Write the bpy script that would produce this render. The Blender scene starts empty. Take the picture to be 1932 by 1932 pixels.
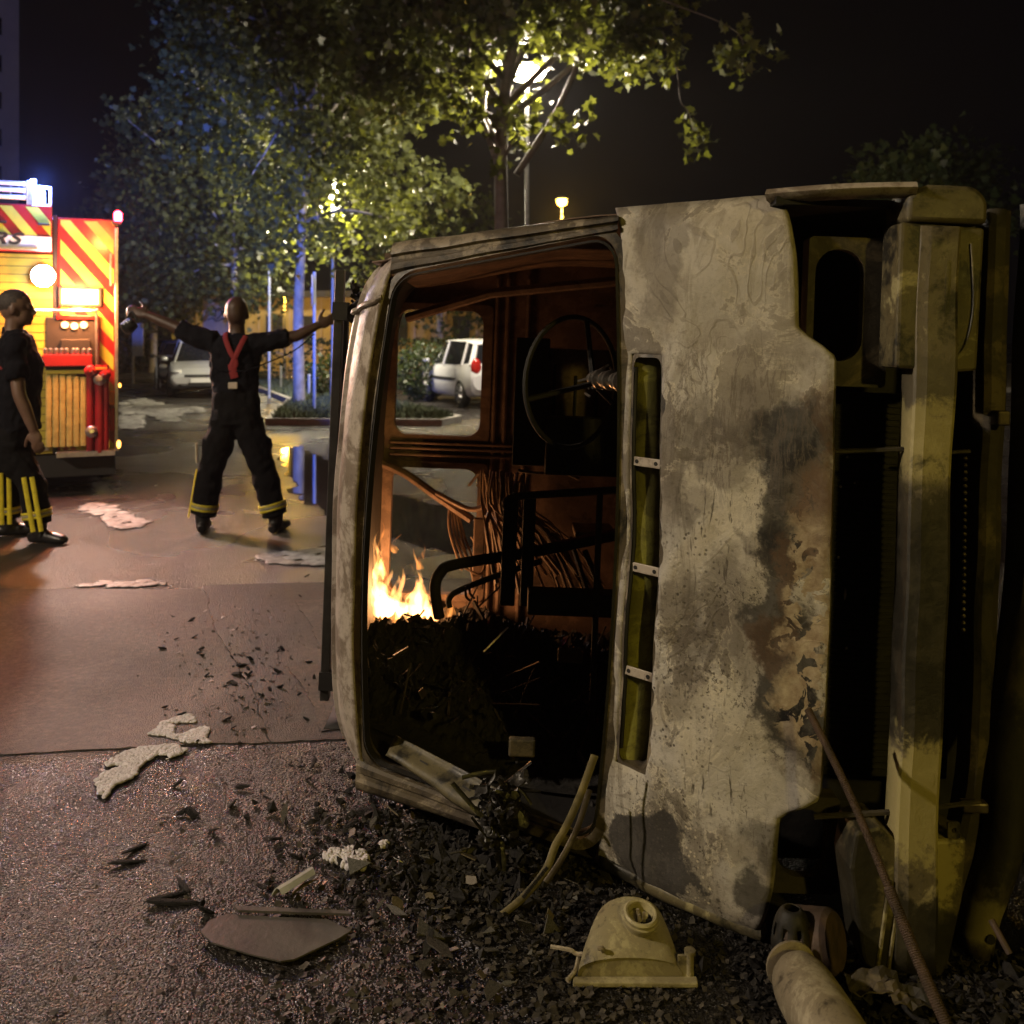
import bpy, bmesh, math, random
import numpy as np
from mathutils import Vector, Matrix, Quaternion, noise as mnoise

random.seed(7)
rng = np.random.default_rng(7)
R = math.radians
scene = bpy.context.scene
COL = scene.collection

# ------------------------------------------------------------------ camera
CAM_H = 1.45            # eye height of the photographer
F = 1800.0              # focal length in 1932-wide pixels
cam_d = bpy.data.cameras.new('camera')
cam = bpy.data.objects.new('camera', cam_d)
COL.objects.link(cam)
cam.location = (0, 0, CAM_H)
cam.rotation_euler = (R(90), 0, 0)
cam_d.sensor_width = 36
cam_d.lens = 36 * F / 1932
cam_d.shift_y = -321 / 1932
cam_d.clip_start = 0.05
cam_d.clip_end = 600
cam_d.dof.use_dof = True
cam_d.dof.focus_distance = 2.6
cam_d.dof.aperture_fstop = 4.5
scene.camera = cam

# ------------------------------------------------------------------ night sky
world = bpy.data.worlds.new('World')
scene.world = world
world.use_nodes = True
wn = world.node_tree
bg = wn.nodes['Background']
bg.inputs['Color'].default_value = (0.62, 0.5, 1.0, 1)
bg.inputs['Strength'].default_value = 0.0010

# ------------------------------------------------------------------ exposure
scene.view_settings.view_transform = 'Standard'
scene.view_settings.look = 'None'
scene.view_settings.exposure = 0.0
scene.view_settings.gamma = 1.0
scene.cycles.use_denoising = True
scene.cycles.max_bounces = 5
scene.cycles.diffuse_bounces = 2
scene.cycles.glossy_bounces = 2
scene.cycles.use_adaptive_sampling = True
scene.cycles.adaptive_threshold = 0.03
scene.cycles.transmission_bounces = 4
scene.cycles.transparent_max_bounces = 8
scene.cycles.sample_clamp_indirect = 6.0
scene.cycles.sample_clamp_direct = 0.0
scene.cycles.caustics_reflective = False
scene.cycles.caustics_refractive = False


def P(px, py, d):
    """point at depth d seen at that place of the 1932 px photograph"""
    return Vector(((px - 966) / F * d, d, CAM_H - (py - 645) / F * d))


def GP(px, py, z=0.0):
    """point on the ground seen there"""
    d = (CAM_H - z) * F / (py - 645)
    return Vector(((px - 966) / F * d, d, z))


# ------------------------------------------------------------------ helpers
def set_meta(o, label=None, cat=None, group=None, kind=None):
    if label: o['label'] = label
    if cat: o['category'] = cat
    if group: o['group'] = group
    if kind: o['kind'] = kind
    return o


def thing(name, loc, label, cat, group=None, rz=0.0):
    o = bpy.data.objects.new(name, None)
    COL.objects.link(o)
    o.empty_display_size = 0.1
    o.location = loc
    o.rotation_euler = (0, 0, rz)
    return set_meta(o, label, cat, group)


def attach(o, parent):
    o.parent = parent
    if parent.type == 'EMPTY' and parent.parent is None:
        o.matrix_parent_inverse = parent.matrix_basis.inverted()
    return o


def frame_of(d, ref=None):
    d = Vector(d).normalized()
    if ref is None:
        ref = Vector((0, 0, 1)) if abs(d.z) < 0.9 else Vector((1, 0, 0))
    u = Vector(ref) - d * d.dot(Vector(ref))
    if u.length < 1e-6:
        u = d.orthogonal()
    u.normalize()
    return u, d.cross(u)


class G:
    def __init__(s):
        s.v = []
        s.f = []

    def add(s, vs, fs):
        b = len(s.v)
        s.v.extend([tuple(x) for x in vs])
        s.f.extend([tuple(i + b for i in f) for f in fs])
        return s

    def box(s, c, size, rot=None):
        c = Vector(c)
        hx, hy, hz = size[0] / 2, size[1] / 2, size[2] / 2
        vs = []
        for z in (-hz, hz):
            for y in (-hy, hy):
                for x in (-hx, hx):
                    p = Vector((x, y, z))
                    if rot is not None:
                        p = rot @ p
                    vs.append(c + p)
        return s.add(vs, [(0, 2, 3, 1), (4, 5, 7, 6), (0, 1, 5, 4), (2, 6, 7, 3), (0, 4, 6, 2), (1, 3, 7, 5)])

    def box2(s, a, b):
        return s.box([(a[i] + b[i]) / 2 for i in range(3)], [abs(b[i] - a[i]) for i in range(3)])

    def tube(s, pts, r, n=8, ref=None, caps=True):
        """r: number, list, or list of (ra, rb)"""
        pts = [Vector(p) for p in pts]
        m = len(pts)
        rs = r if isinstance(r, (list, tuple)) else [r] * m
        vs = []
        u = None
        for i, p in enumerate(pts):
            d = (pts[min(i + 1, m - 1)] - pts[max(i - 1, 0)])
            if d.length < 1e-9: d = Vector((0, 0, 1))
            d.normalize()
            if u is None or ref is not None:
                u, w = frame_of(d, ref)
            else:
                u = u - d * u.dot(d)
                if u.length < 1e-6: u, w = frame_of(d)
                u.normalize()
                w = d.cross(u)
            ra, rb = rs[i] if isinstance(rs[i], (list, tuple)) else (rs[i], rs[i])
            for k in range(n):
                a = 2 * math.pi * k / n
                vs.append(p + u * (ra * math.cos(a)) + w * (rb * math.sin(a)))
        fs = []
        for i in range(m - 1):
            for k in range(n):
                a, b = i * n + k, i * n + (k + 1) % n
                fs.append((a, b, b + n, a + n))
        if caps:
            fs.append(tuple(range(n))[::-1])
            fs.append(tuple((m - 1) * n + k for k in range(n)))
        return s.add(vs, fs)

    def ellipsoid(s, c, r, rot=None, nu=14, nv=9):
        c = Vector(c)
        r = r if isinstance(r, (list, tuple)) else (r, r, r)
        vs = []
        for i in range(1, nv):
            t = math.pi * i / nv
            for k in range(nu):
                a = 2 * math.pi * k / nu
                p = Vector((r[0] * math.sin(t) * math.cos(a), r[1] * math.sin(t) * math.sin(a), r[2] * math.cos(t)))
                vs.append(c + (rot @ p if rot else p))
        top = Vector((0, 0, r[2])); bot = -top
        vs.append(c + (rot @ top if rot else top)); vs.append(c + (rot @ bot if rot else bot))
        fs = []
        for i in range(nv - 2):
            for k in range(nu):
                a, b = i * nu + k, i * nu + (k + 1) % nu
                fs.append((a, a + nu, b + nu, b))
        T = (nv - 1) * nu
        for k in range(nu):
            fs.append((T, k, (k + 1) % nu))
            fs.append((T + 1, (nv - 2) * nu + (k + 1) % nu, (nv - 2) * nu + k))
        return s.add(vs, fs)

    def lathe(s, prof, o=(0, 0, 0), axis=(0, 0, 1), n=20, ref=None, caps=True):
        """prof: list of (radius, height along axis)"""
        o = Vector(o); d = Vector(axis).normalized()
        u, w = frame_of(d, ref)
        vs, fs = [], []
        for (r, h) in prof:
            for k in range(n):
                a = 2 * math.pi * k / n
                vs.append(o + d * h + u * (r * math.cos(a)) + w * (r * math.sin(a)))
        for i in range(len(prof) - 1):
            for k in range(n):
                a, b = i * n + k, i * n + (k + 1) % n
                fs.append((a, b, b + n, a + n))
        if caps:
            fs.append(tuple(range(n))[::-1])
            fs.append(tuple((len(prof) - 1) * n + k for k in range(n)))
        return s.add(vs, fs)

    def prism(s, poly, o, u, v, t):
        """flat polygon (list of 2d) in plane o + a*u + b*v, extruded by vector t"""
        o, u, v, t = Vector(o), Vector(u), Vector(v), Vector(t)
        n = len(poly)
        vs = [o + u * a + v * b for a, b in poly] + [o + u * a + v * b + t for a, b in poly]
        fs = [tuple(range(n))[::-1], tuple(range(n, 2 * n))]
        for k in range(n):
            fs.append((k, (k + 1) % n, (k + 1) % n + n, k + n))
        return s.add(vs, fs)

    def grid(s, fn, us, vs_, skip=None):
        vs = [fn(u, v) for u in us for v in vs_]
        nv = len(vs_)
        fs = []
        for i in range(len(us) - 1):
            for j in range(nv - 1):
                if skip and skip((us[i] + us[i + 1]) / 2, (vs_[j] + vs_[j + 1]) / 2):
                    continue
                fs.append((i * nv + j, (i + 1) * nv + j, (i + 1) * nv + j + 1, i * nv + j + 1))
        return s.add(vs, fs)

    def strip(s, la, lb, closed=True):
        n = len(la)
        fs = []
        for k in range(n if closed else n - 1):
            j = (k + 1) % n
            fs.append((k, j, j + n, k + n))
        return s.add(list(la) + list(lb), fs)

    def build(s, name, mat, parent=None, smooth=False, bevel=0, solid=0, solid_off=0, sub=0, angle=40):
        me = bpy.data.meshes.new(name)
        me.from_pydata(s.v, [], s.f)
        bm = bmesh.new(); bm.from_mesh(me)
        bmesh.ops.recalc_face_normals(bm, faces=bm.faces)
        if smooth:
            for f in bm.faces: f.smooth = True
            for e in bm.edges:
                e.smooth = not (len(e.link_faces) == 2 and e.calc_face_angle(0) > R(angle))
        bm.to_mesh(me); bm.free()
        me.materials.append(mat)
        o = bpy.data.objects.new(name, me)
        COL.objects.link(o)
        if solid:
            m = o.modifiers.new('thickness', 'SOLIDIFY'); m.thickness = solid; m.offset = solid_off
        if bevel:
            m = o.modifiers.new('edge', 'BEVEL'); m.width = bevel; m.segments = 2; m.limit_method = 'ANGLE'; m.angle_limit = R(40)
        if sub:
            m = o.modifiers.new('sub', 'SUBSURF'); m.levels = sub; m.render_levels = sub
        if parent: attach(o, parent)
        return o


def rrect(x0, x1, y0, y1, r, n=5):
    pts = []
    for cx, cy, a0 in ((x1 - r, y1 - r, 0), (x0 + r, y1 - r, 90), (x0 + r, y0 + r, 180), (x1 - r, y0 + r, 270)):
        for k in range(n + 1):
            a = R(a0 + 90 * k / n)
            pts.append((cx + r * math.cos(a), cy + r * math.sin(a)))
    return pts


def catmull(pts, n=6):
    pts = [Vector(p) for p in pts]
    out = []
    for i in range(len(pts) - 1):
        p0 = pts[max(i - 1, 0)]; p1 = pts[i]; p2 = pts[i + 1]; p3 = pts[min(i + 2, len(pts) - 1)]
        for k in range(n):
            t = k / n
            out.append(0.5 * ((2 * p1) + (p2 - p0) * t + (2 * p0 - 5 * p1 + 4 * p2 - p3) * t * t + (3 * p1 - p0 - 3 * p2 + p3) * t ** 3))
    out.append(pts[-1])
    return out


def noisev(p, s, a):
    return mnoise.noise_vector(Vector(p) * s) * a


# ------------------------------------------------------------------ materials
def new_mat(name):
    m = bpy.data.materials.new(name)
    m.use_nodes = True
    return m, m.node_tree, m.node_tree.nodes['Principled BSDF']


def ramp(nt, fac, stops):
    r = nt.nodes.new('ShaderNodeValToRGB')
    el = r.color_ramp.elements
    while len(el) < len(stops): el.new(0.5)
    for e, (p, c) in zip(el, stops):
        e.position = p
        e.color = (*c, 1) if len(c) == 3 else c
    nt.links.new(fac, r.inputs[0])
    return r.outputs[0]


def tex_noise(nt, vec, scale, detail=4, rough=0.55, dist=0.0):
    n = nt.nodes.new('ShaderNodeTexNoise')
    n.inputs['Scale'].default_value = scale
    n.inputs['Detail'].default_value = detail
    n.inputs['Roughness'].default_value = rough
    n.inputs['Distortion'].default_value = dist
    if vec is not None: nt.links.new(vec, n.inputs['Vector'])
    return n.outputs['Fac']


def tex_vor(nt, vec, scale, feature='F1', rand=1.0):
    n = nt.nodes.new('ShaderNodeTexVoronoi')
    n.feature = feature
    n.inputs['Scale'].default_value = scale
    n.inputs['Randomness'].default_value = rand
    if vec is not None: nt.links.new(vec, n.inputs['Vector'])
    return n


def mathn(nt, op, a, b=None, clamp=False):
    n = nt.nodes.new('ShaderNodeMath'); n.operation = op; n.use_clamp = clamp
    for i, x in enumerate((a, b)):
        if x is None: continue
        if isinstance(x, (int, float)): n.inputs[i].default_value = x
        else: nt.links.new(x, n.inputs[i])
    return n.outputs[0]


def mixc(nt, fac, a, b, mode='MIX'):
    n = nt.nodes.new('ShaderNodeMix'); n.data_type = 'RGBA'; n.blend_type = mode
    for sock, x in ((n.inputs[0], fac), (n.inputs[6], a), (n.inputs[7], b)):
        if isinstance(x, (int, float)): sock.default_value = x
        elif isinstance(x, tuple): sock.default_value = (*x, 1)
        else: nt.links.new(x, sock)
    return n.outputs[2]


def objvec(nt):
    return nt.nodes.new('ShaderNodeTexCoord').outputs['Object']


def bump(nt, bsdf, height, strength=0.3, dist=0.01):
    b = nt.nodes.new('ShaderNodeBump')
    b.inputs['Strength'].default_value = strength
    b.inputs['Distance'].default_value = dist
    nt.links.new(height, b.inputs['Height'])
    nt.links.new(b.outputs[0], bsdf.inputs['Normal'])
    return b


def plain(name, c, rough=0.6, metal=0.0, c2=None, scale=8, bscale=0, bstr=0.2, bdist=0.004, rvar=0.0, spec=0.5, coat=0.0, dist=0.6):
    """colour varied between c and c2 by noise, fine relief by bump"""
    m, nt, b = new_mat(name)
    v = objvec(nt)
    if c2 is None: c2 = tuple(x * 0.72 for x in c)
    nz = tex_noise(nt, v, scale, 5, 0.6, dist)
    nt.links.new(ramp(nt, nz, [(0.32, c2), (0.66, c)]), b.inputs['Base Color'])
    b.inputs['Roughness'].default_value = rough
    b.inputs['Metallic'].default_value = metal
    b.inputs['Specular IOR Level'].default_value = spec
    if coat:
        b.inputs['Coat Weight'].default_value = coat
        b.inputs['Coat Roughness'].default_value = 0.08
    if rvar:
        r0, r1 = max(rough - rvar, 0.03), min(rough + rvar, 1)
        nt.links.new(ramp(nt, tex_noise(nt, v, scale * 2.3, 4), [(0.3, (r0,) * 3), (0.7, (r1,) * 3)]), b.inputs['Roughness'])
    if bscale:
        bump(nt, b, tex_noise(nt, v, bscale, 4, 0.6), bstr, bdist)
    return m


def emit(name, c, strength):
    m, nt, b = new_mat(name)
    b.inputs['Base Color'].default_value = (*c, 1)
    b.inputs['Emission Color'].default_value = (*c, 1)
    b.inputs['Emission Strength'].default_value = strength
    return m


def point_light(name, loc, c, power, radius=0.06, parent=None, spot=None, aim=None, blend=0.5):
    ld = bpy.data.lights.new(name, 'SPOT' if spot else 'POINT')
    ld.color = c
    ld.energy = power
    ld.shadow_soft_size = radius
    if spot:
        ld.spot_size = R(spot); ld.spot_blend = blend
    o = bpy.data.objects.new(name, ld)
    COL.objects.link(o)
    o.location = loc
    if aim is not None:
        o.rotation_euler = (Vector(aim) - Vector(loc)).to_track_quat('-Z', 'Y').to_euler()
    if parent:
        attach(o, parent)
    return o
# ================================================================== SETTING
def asphalt(name, c, c2, rough, wet, scale=1.0, bstr=0.6, wreck_dark=False):
    m, nt, b = new_mat(name)
    v = objvec(nt)
    big = tex_noise(nt, v, 2.2, 8, 0.7, 0.4)
    grit = tex_vor(nt, v, 150 * scale)
    fine = tex_noise(nt, v, 260 * scale, 3, 0.6)
    col = ramp(nt, big, [(0.3, c2), (0.7, c)])
    col = mixc(nt, 0.55, col, ramp(nt, grit.outputs['Color'], [(0.0, (0.35, 0.35, 0.35)), (1.0, (1.5, 1.45, 1.4))]), 'MULTIPLY')
    if wreck_dark:   # ground darkened in a ragged patch round the wreck
        sep = nt.nodes.new('ShaderNodeSeparateXYZ'); nt.links.new(v, sep.inputs[0])
        dx = mathn(nt, 'MULTIPLY', mathn(nt, 'SUBTRACT', sep.outputs[0], 0.75), 1 / 1.15)
        dy = mathn(nt, 'MULTIPLY', mathn(nt, 'SUBTRACT', sep.outputs[1], 2.6), 1 / 1.1)
        dd = mathn(nt, 'SQRT', mathn(nt, 'ADD', mathn(nt, 'MULTIPLY', dx, dx), mathn(nt, 'MULTIPLY', dy, dy)))
        dd = mathn(nt, 'ADD', dd, mathn(nt, 'MULTIPLY', mathn(nt, 'SUBTRACT', tex_noise(nt, v, 4, 5, 0.65), 0.5), 0.9))
        col = mixc(nt, ramp(nt, dd, [(0.8, (0.85,) * 3), (1.0, (0, 0, 0))]), col, (0.008, 0.0075, 0.007))
    mot = tex_noise(nt, v, 34, 6, 0.75)
    col = mixc(nt, 0.8, col, ramp(nt, mot, [(0.3, (0.3, 0.3, 0.3)), (0.5, (0.9, 0.88, 0.86)), (0.68, (1.9, 1.8, 1.7))]), 'MULTIPLY')
    nt.links.new(col, b.inputs['Base Color'])
    wetn = tex_noise(nt, v, 0.55, 4, 0.55, 0.8)
    nt.links.new(ramp(nt, wetn, [(0.36, (wet,) * 3), (0.64, (rough,) * 3)]), b.inputs['Roughness'])
    h = mathn(nt, 'ADD', mathn(nt, 'MULTIPLY', grit.outputs['Distance'], -1.0), mathn(nt, 'MULTIPLY', fine, 0.5))
    bump(nt, b, h, bstr, 0.006)
    b.inputs['Specular IOR Level'].default_value = 0.6
    return m


M_road = asphalt('wet asphalt', (0.05, 0.045, 0.043), (0.024, 0.022, 0.022), 0.36, 0.2, 0.85, 1.0, wreck_dark=True)
M_patch = asphalt('worn pale asphalt', (0.095, 0.078, 0.064), (0.045, 0.038, 0.032), 0.7, 0.55, 1.1, 0.7)
M_patch2 = asphalt('newer dark asphalt', (0.05, 0.044, 0.038), (0.022, 0.02, 0.018), 0.65, 0.5, 1.1, 0.7)
M_kerb = plain('concrete kerb', (0.42, 0.4, 0.37), 0.8, c2=(0.25, 0.24, 0.22), scale=6, bscale=60, bstr=0.4)
M_soil = plain('verge soil', (0.07, 0.06, 0.04), 0.95, c2=(0.035, 0.03, 0.02), scale=5, bscale=30, bstr=0.6)
M_grass = plain('grass blades', (0.085, 0.11, 0.05), 0.7, c2=(0.05, 0.065, 0.03), scale=3)
M_water = plain('puddle water', (0.012, 0.011, 0.011), 0.05, c2=(0.02, 0.018, 0.017), scale=3, bscale=9, bstr=0.06, bdist=0.004, spec=0.6)
M_foam = plain('fire foam', (0.82, 0.79, 0.82), 0.85, c2=(0.58, 0.55, 0.57), scale=30, bscale=130, bstr=0.9, bdist=0.008)
M_foamflat = plain('thin foam film', (0.4, 0.39, 0.38), 0.55, c2=(0.1, 0.095, 0.09), scale=9, bscale=40, bstr=0.4)

g = G()
g.grid(lambda u, v: (u, v, 0), [-300, -60, -20, -8, 8, 20, 60, 300], [-60, -12, 0, 4, 10, 20, 60, 420])
set_meta(g.build('road', M_road), kind='structure')


def sheet(name, pts, z, mat, wob=0.02, n=40):
    out = []
    for i in range(len(pts)):
        a, b = Vector(pts[i]), Vector(pts[(i + 1) % len(pts)])
        for k in range(n):
            p = a.lerp(b, k / n)
            w = noisev((p.x, p.y, z), 3, wob * 1.6) + noisev((p.x, p.y, z), 17, wob * 0.6)
            out.append((p.x + w.x, p.y + w.y))
    g = G().prism(out, (0, 0, z), (1, 0, 0), (0, 1, 0), (0, 0, -z - 0.002))
    return set_meta(g.build(name, mat), kind='structure')


gp = lambda pts: [tuple(GP(x, y).to_2d()) for x, y in pts]
sheet('road_patch', gp([(-500, 1113), (378, 1112), (514, 1400), (-500, 1442)]), 0.004, M_patch)
sheet('road_patch', gp([(378, 1106), (900, 1093), (930, 1385), (516, 1401)]), 0.0045, M_patch2)
sheet('road_patch', gp([(560, 1135), (700, 1130), (740, 1250), (640, 1290)]), 0.008, M_patch)
sheet('road_patch', gp([(550, 1262), (600, 1255), (690, 1378), (618, 1384)]), 0.0085, M_patch)
sheet('puddle', gp([(524, 850), (560, 842), (640, 880), (720, 925), (850, 960), (930, 1010), (860, 1050), (740, 1020), (650, 985), (575, 950), (545, 905)]), 0.005, M_water, 0.1, 14)

# grass verge with kerb behind the standing firefighter, and the far verge along the street
va = gp([(512, 800), (700, 806), (760, 800)])
V1 = [(-4.3, 16.6), (-1.2, 16.4), (-0.9, 17.2), (-3.6, 24.0), (-9.0, 36), (-13, 46), (-14.2, 45.4), (-9.6, 33.5), (-5.3, 22.5)]


def verge(name, pts, h=0.12):
    k = G(); n = len(pts)
    c = sum((Vector(p) for p in pts), Vector((0, 0))) / n
    ins = []
    for i, p in enumerate(pts):
        a, b = Vector(pts[i - 1]), Vector(pts[(i + 1) % n])
        t = (b - a).normalized(); nn = Vector((-t.y, t.x))
        if nn.dot(c - Vector(p)) < 0: nn = -nn
        ins.append(Vector(p) + nn * 0.14)
    o3 = [(p[0], p[1], 0) for p in pts]; t3 = [(p[0], p[1], h) for p in pts]; i3 = [(p[0], p[1], h) for p in ins]; b3 = [(p[0], p[1], h - 0.05) for p in ins]
    k.strip(o3, t3); k.strip(t3, i3); k.strip(i3, b3)
    set_meta(k.build('kerb', M_kerb, bevel=0.015), kind='structure')
    s = G(); s.add([(p[0], p[1], h - 0.012) for p in ins], [tuple(range(n))])
    set_meta(s.build(name, M_soil), kind='structure')
    return ins


ins1 = verge('verge', V1)
V2 = [(-0.6, 26.5), (14, 27.5), (30, 30), (30, 60), (-12, 62), (-8.5, 47), (-3.0, 33)]
ins2 = verge('lawn', V2)


def in_poly(x, y, poly):
    c = False
    n = len(poly)
    for i in range(n):
        x1, y1 = poly[i][0], poly[i][1]; x2, y2 = poly[i - 1][0], poly[i - 1][1]
        if (y1 > y) != (y2 > y) and x < (x2 - x1) * (y - y1) / (y2 - y1) + x1: c = not c
    return c


def grass(poly, n, h, z, label):
    xs = [p[0] for p in poly]; ys = [p[1] for p in poly]
    vs, fs = [], []
    made = 0
    while made < n:
        x = random.uniform(min(xs), max(xs)); y = min(ys) + (max(ys) - min(ys)) * random.random() ** 1.7
        if not in_poly(x, y, poly): continue
        made += 1
        a = random.uniform(0, 6.28); hh = h * random.uniform(0.4, 1.2); w = 0.012 + 0.02 * random.random()
        lx, ly = random.gauss(0, 0.05), random.gauss(0, 0.05)
        b = len(vs)
        vs += [(x - w * math.cos(a), y - w * math.sin(a), z), (x + w * math.cos(a), y + w * math.sin(a), z), (x + lx, y + ly, z + hh)]
        fs.append((b, b + 1, b + 2))
    g = G(); g.v = vs; g.f = fs
    o = g.build('grass', M_grass)
    set_meta(o, label, 'grass', kind='stuff')


grass([p for p in ins1], 16000, 0.13, 0.105, 'short rough grass on the kerbed verge under the street trees')
grass([(-0.6, 26.7), (14, 27.7), (16, 36), (-3, 36)], 9000, 0.1, 0.105, 'dark lawn grass beyond the parked white car')


def foam(name, outline_px, h, mat, label, nrad=7, bumpy=0.5, sub=4):
    nrad *= 3; sub *= 3
    pts = catmull([GP(x, y) for x, y in outline_px] + [GP(*outline_px[0])], sub)[:-1]
    c = sum(pts, Vector()) / len(pts)
    n = len(pts)
    vs, fs = [], []
    for i in range(nrad + 1):
        t = 1 - i / nrad
        for p in pts:
            q = c + (p - c) * t
            z = h * math.sqrt(max(0, 1 - t ** 4))
            z *= 0.7 + 1.6 * bumpy * mnoise.noise(q * 20 + Vector((0, 0, 3))) + bumpy * 0.9 * abs(mnoise.noise(q * 55)) + bumpy * 0.5 * mnoise.noise(q * 120)
            w = noisev(q, 16, 0.4 * h + 0.008) + noisev(q, 60, 0.15 * h + 0.003)
            vs.append((q.x + w.x, q.y + w.y, max(z, 0) + 0.004 * (t < 1) + (0.0 if t < 1 else -0.002) + 0.006))
    for i in range(nrad):
        for k in range(n):
            a, b = i * n + k, i * n + (k + 1) % n
            fs.append((a, b, b + n, a + n))
    fs.append(tuple(nrad * n + k for k in range(n)))
    g = G(); g.add(vs, fs)
    o = g.build(name, mat, smooth=True, angle=180)
    return set_meta(o, label, 'foam')


def froth(name, outline_px, n, rmin, rmax, flat, mat, label, seed=1):
    """many small bubbles run together inside an outline"""
    rr_ = random.Random(seed)
    poly = [tuple(GP(x, y).to_2d()) for x, y in outline_px]
    xs = [p[0] for p in poly]; ys = [p[1] for p in poly]
    c_ = Vector((sum(xs) / len(xs), sum(ys) / len(ys)))
    g = G(); made = 0
    while made < n:
        x, y = rr_.uniform(min(xs), max(xs)), rr_.uniform(min(ys), max(ys))
        q = Vector((x, y, 0)) + noisev((x, y, 0), 9, 0.03)
        if not in_poly(q.x, q.y, poly): continue
        if mnoise.noise(Vector((x * 11, y * 11, seed))) < -0.22: continue
        made += 1
        r_ = rr_.uniform(rmin, rmax)
        g.ellipsoid((x, y, r_ * flat * 0.5 + 0.005), (r_ * rr_.uniform(.8, 1.4), r_ * rr_.uniform(.8, 1.4), r_ * flat), None, 7, 5)
    o = g.build(name, mat, smooth=True, angle=180)
    return set_meta(o, label, 'foam')


froth('foam_heap', [(182, 1478), (188, 1512), (225, 1478), (300, 1445), (352, 1420), (330, 1408), (262, 1418), (205, 1440)], 1500, .004, .011, .55, M_foam,
      'long tapering streak of white foam on the asphalt, lower one of a pair', 1)
froth('foam_heap', [(280, 1388), (330, 1398), (402, 1405), (385, 1372), (358, 1350), (318, 1362)], 800, .004, .011, .5, M_foam,
      'small white foam streak mixed with black char, upper one of a pair', 2)
froth('foam_heap', [(608, 1632), (650, 1640), (690, 1645), (704, 1622), (676, 1606), (648, 1616), (622, 1618)], 420, .004, .011, 1.1, M_foam,
      'small fluffy foam lump among the glass litter', 3)
froth('foam_heap', [(708, 1600), (716, 1606), (728, 1604), (724, 1596), (712, 1594)], 14, .006, .011, .9, M_foam,
      'tiny bead of foam beside the fluffy foam lump', 4)
froth('foam_patch', [(150, 962), (190, 975), (222, 1000), (262, 996), (280, 985), (240, 972), (214, 955), (170, 950)], 420, .02, .05, .12, M_foamflat,
      'thin pale foam patch on the road between the two firefighters', 5)
froth('foam_patch', [(226, 760), (228, 812), (262, 808), (268, 778), (300, 790), (330, 800), (342, 780), (385, 778), (372, 768), (318, 765), (262, 752)], 800, .05, .14, .08, M_foamflat,
      'wide bluish foam spill on the street beside the fire engine', 6)
froth('foam_patch', [(478, 1052), (520, 1064), (610, 1068), (660, 1050), (625, 1034), (560, 1040), (510, 1046)], 420, .02, .045, .12, M_foamflat,
      'flat warm-lit foam patch beside the roof rack bar', 7)
froth('foam_patch', [(140, 1106), (230, 1109), (320, 1104), (290, 1097), (190, 1098)], 200, .012, .03, .12, M_foamflat,
      'thin streak of foam along the seam of the pale road patch', 8)
# ================================================================== OVERTURNED BURNT-OUT VAN
ZC = 0.915
TILT = 0.037


def blob(nt, sep, cx, cz, rx, rz, soft=0.25, wob=None, amt=0.8):
    dx = mathn(nt, 'MULTIPLY', mathn(nt, 'SUBTRACT', sep.outputs[0], cx), 1 / rx)
    dz = mathn(nt, 'MULTIPLY', mathn(nt, 'SUBTRACT', sep.outputs[2], cz), 1 / rz)
    d = mathn(nt, 'SQRT', mathn(nt, 'ADD', mathn(nt, 'MULTIPLY', dx, dx), mathn(nt, 'MULTIPLY', dz, dz)))
    if wob is not None:
        d = mathn(nt, 'ADD', d, mathn(nt, 'MULTIPLY', mathn(nt, 'SUBTRACT', wob, 0.5), amt))
    mr = nt.nodes.new('ShaderNodeMapRange'); mr.interpolation_type = 'SMOOTHSTEP'
    mr.inputs['From Min'].default_value = 1 + soft; mr.inputs['From Max'].default_value = 1 - soft
    nt.links.new(d, mr.inputs['Value'])
    return mr.outputs[0]


def HX(px, py):
    p = 697 + (px - 1120) / 425 * 118
    z = CAM_H - (py - 645) / p
    return (px - 966) / p - TILT * (z - ZC), z, p


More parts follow.
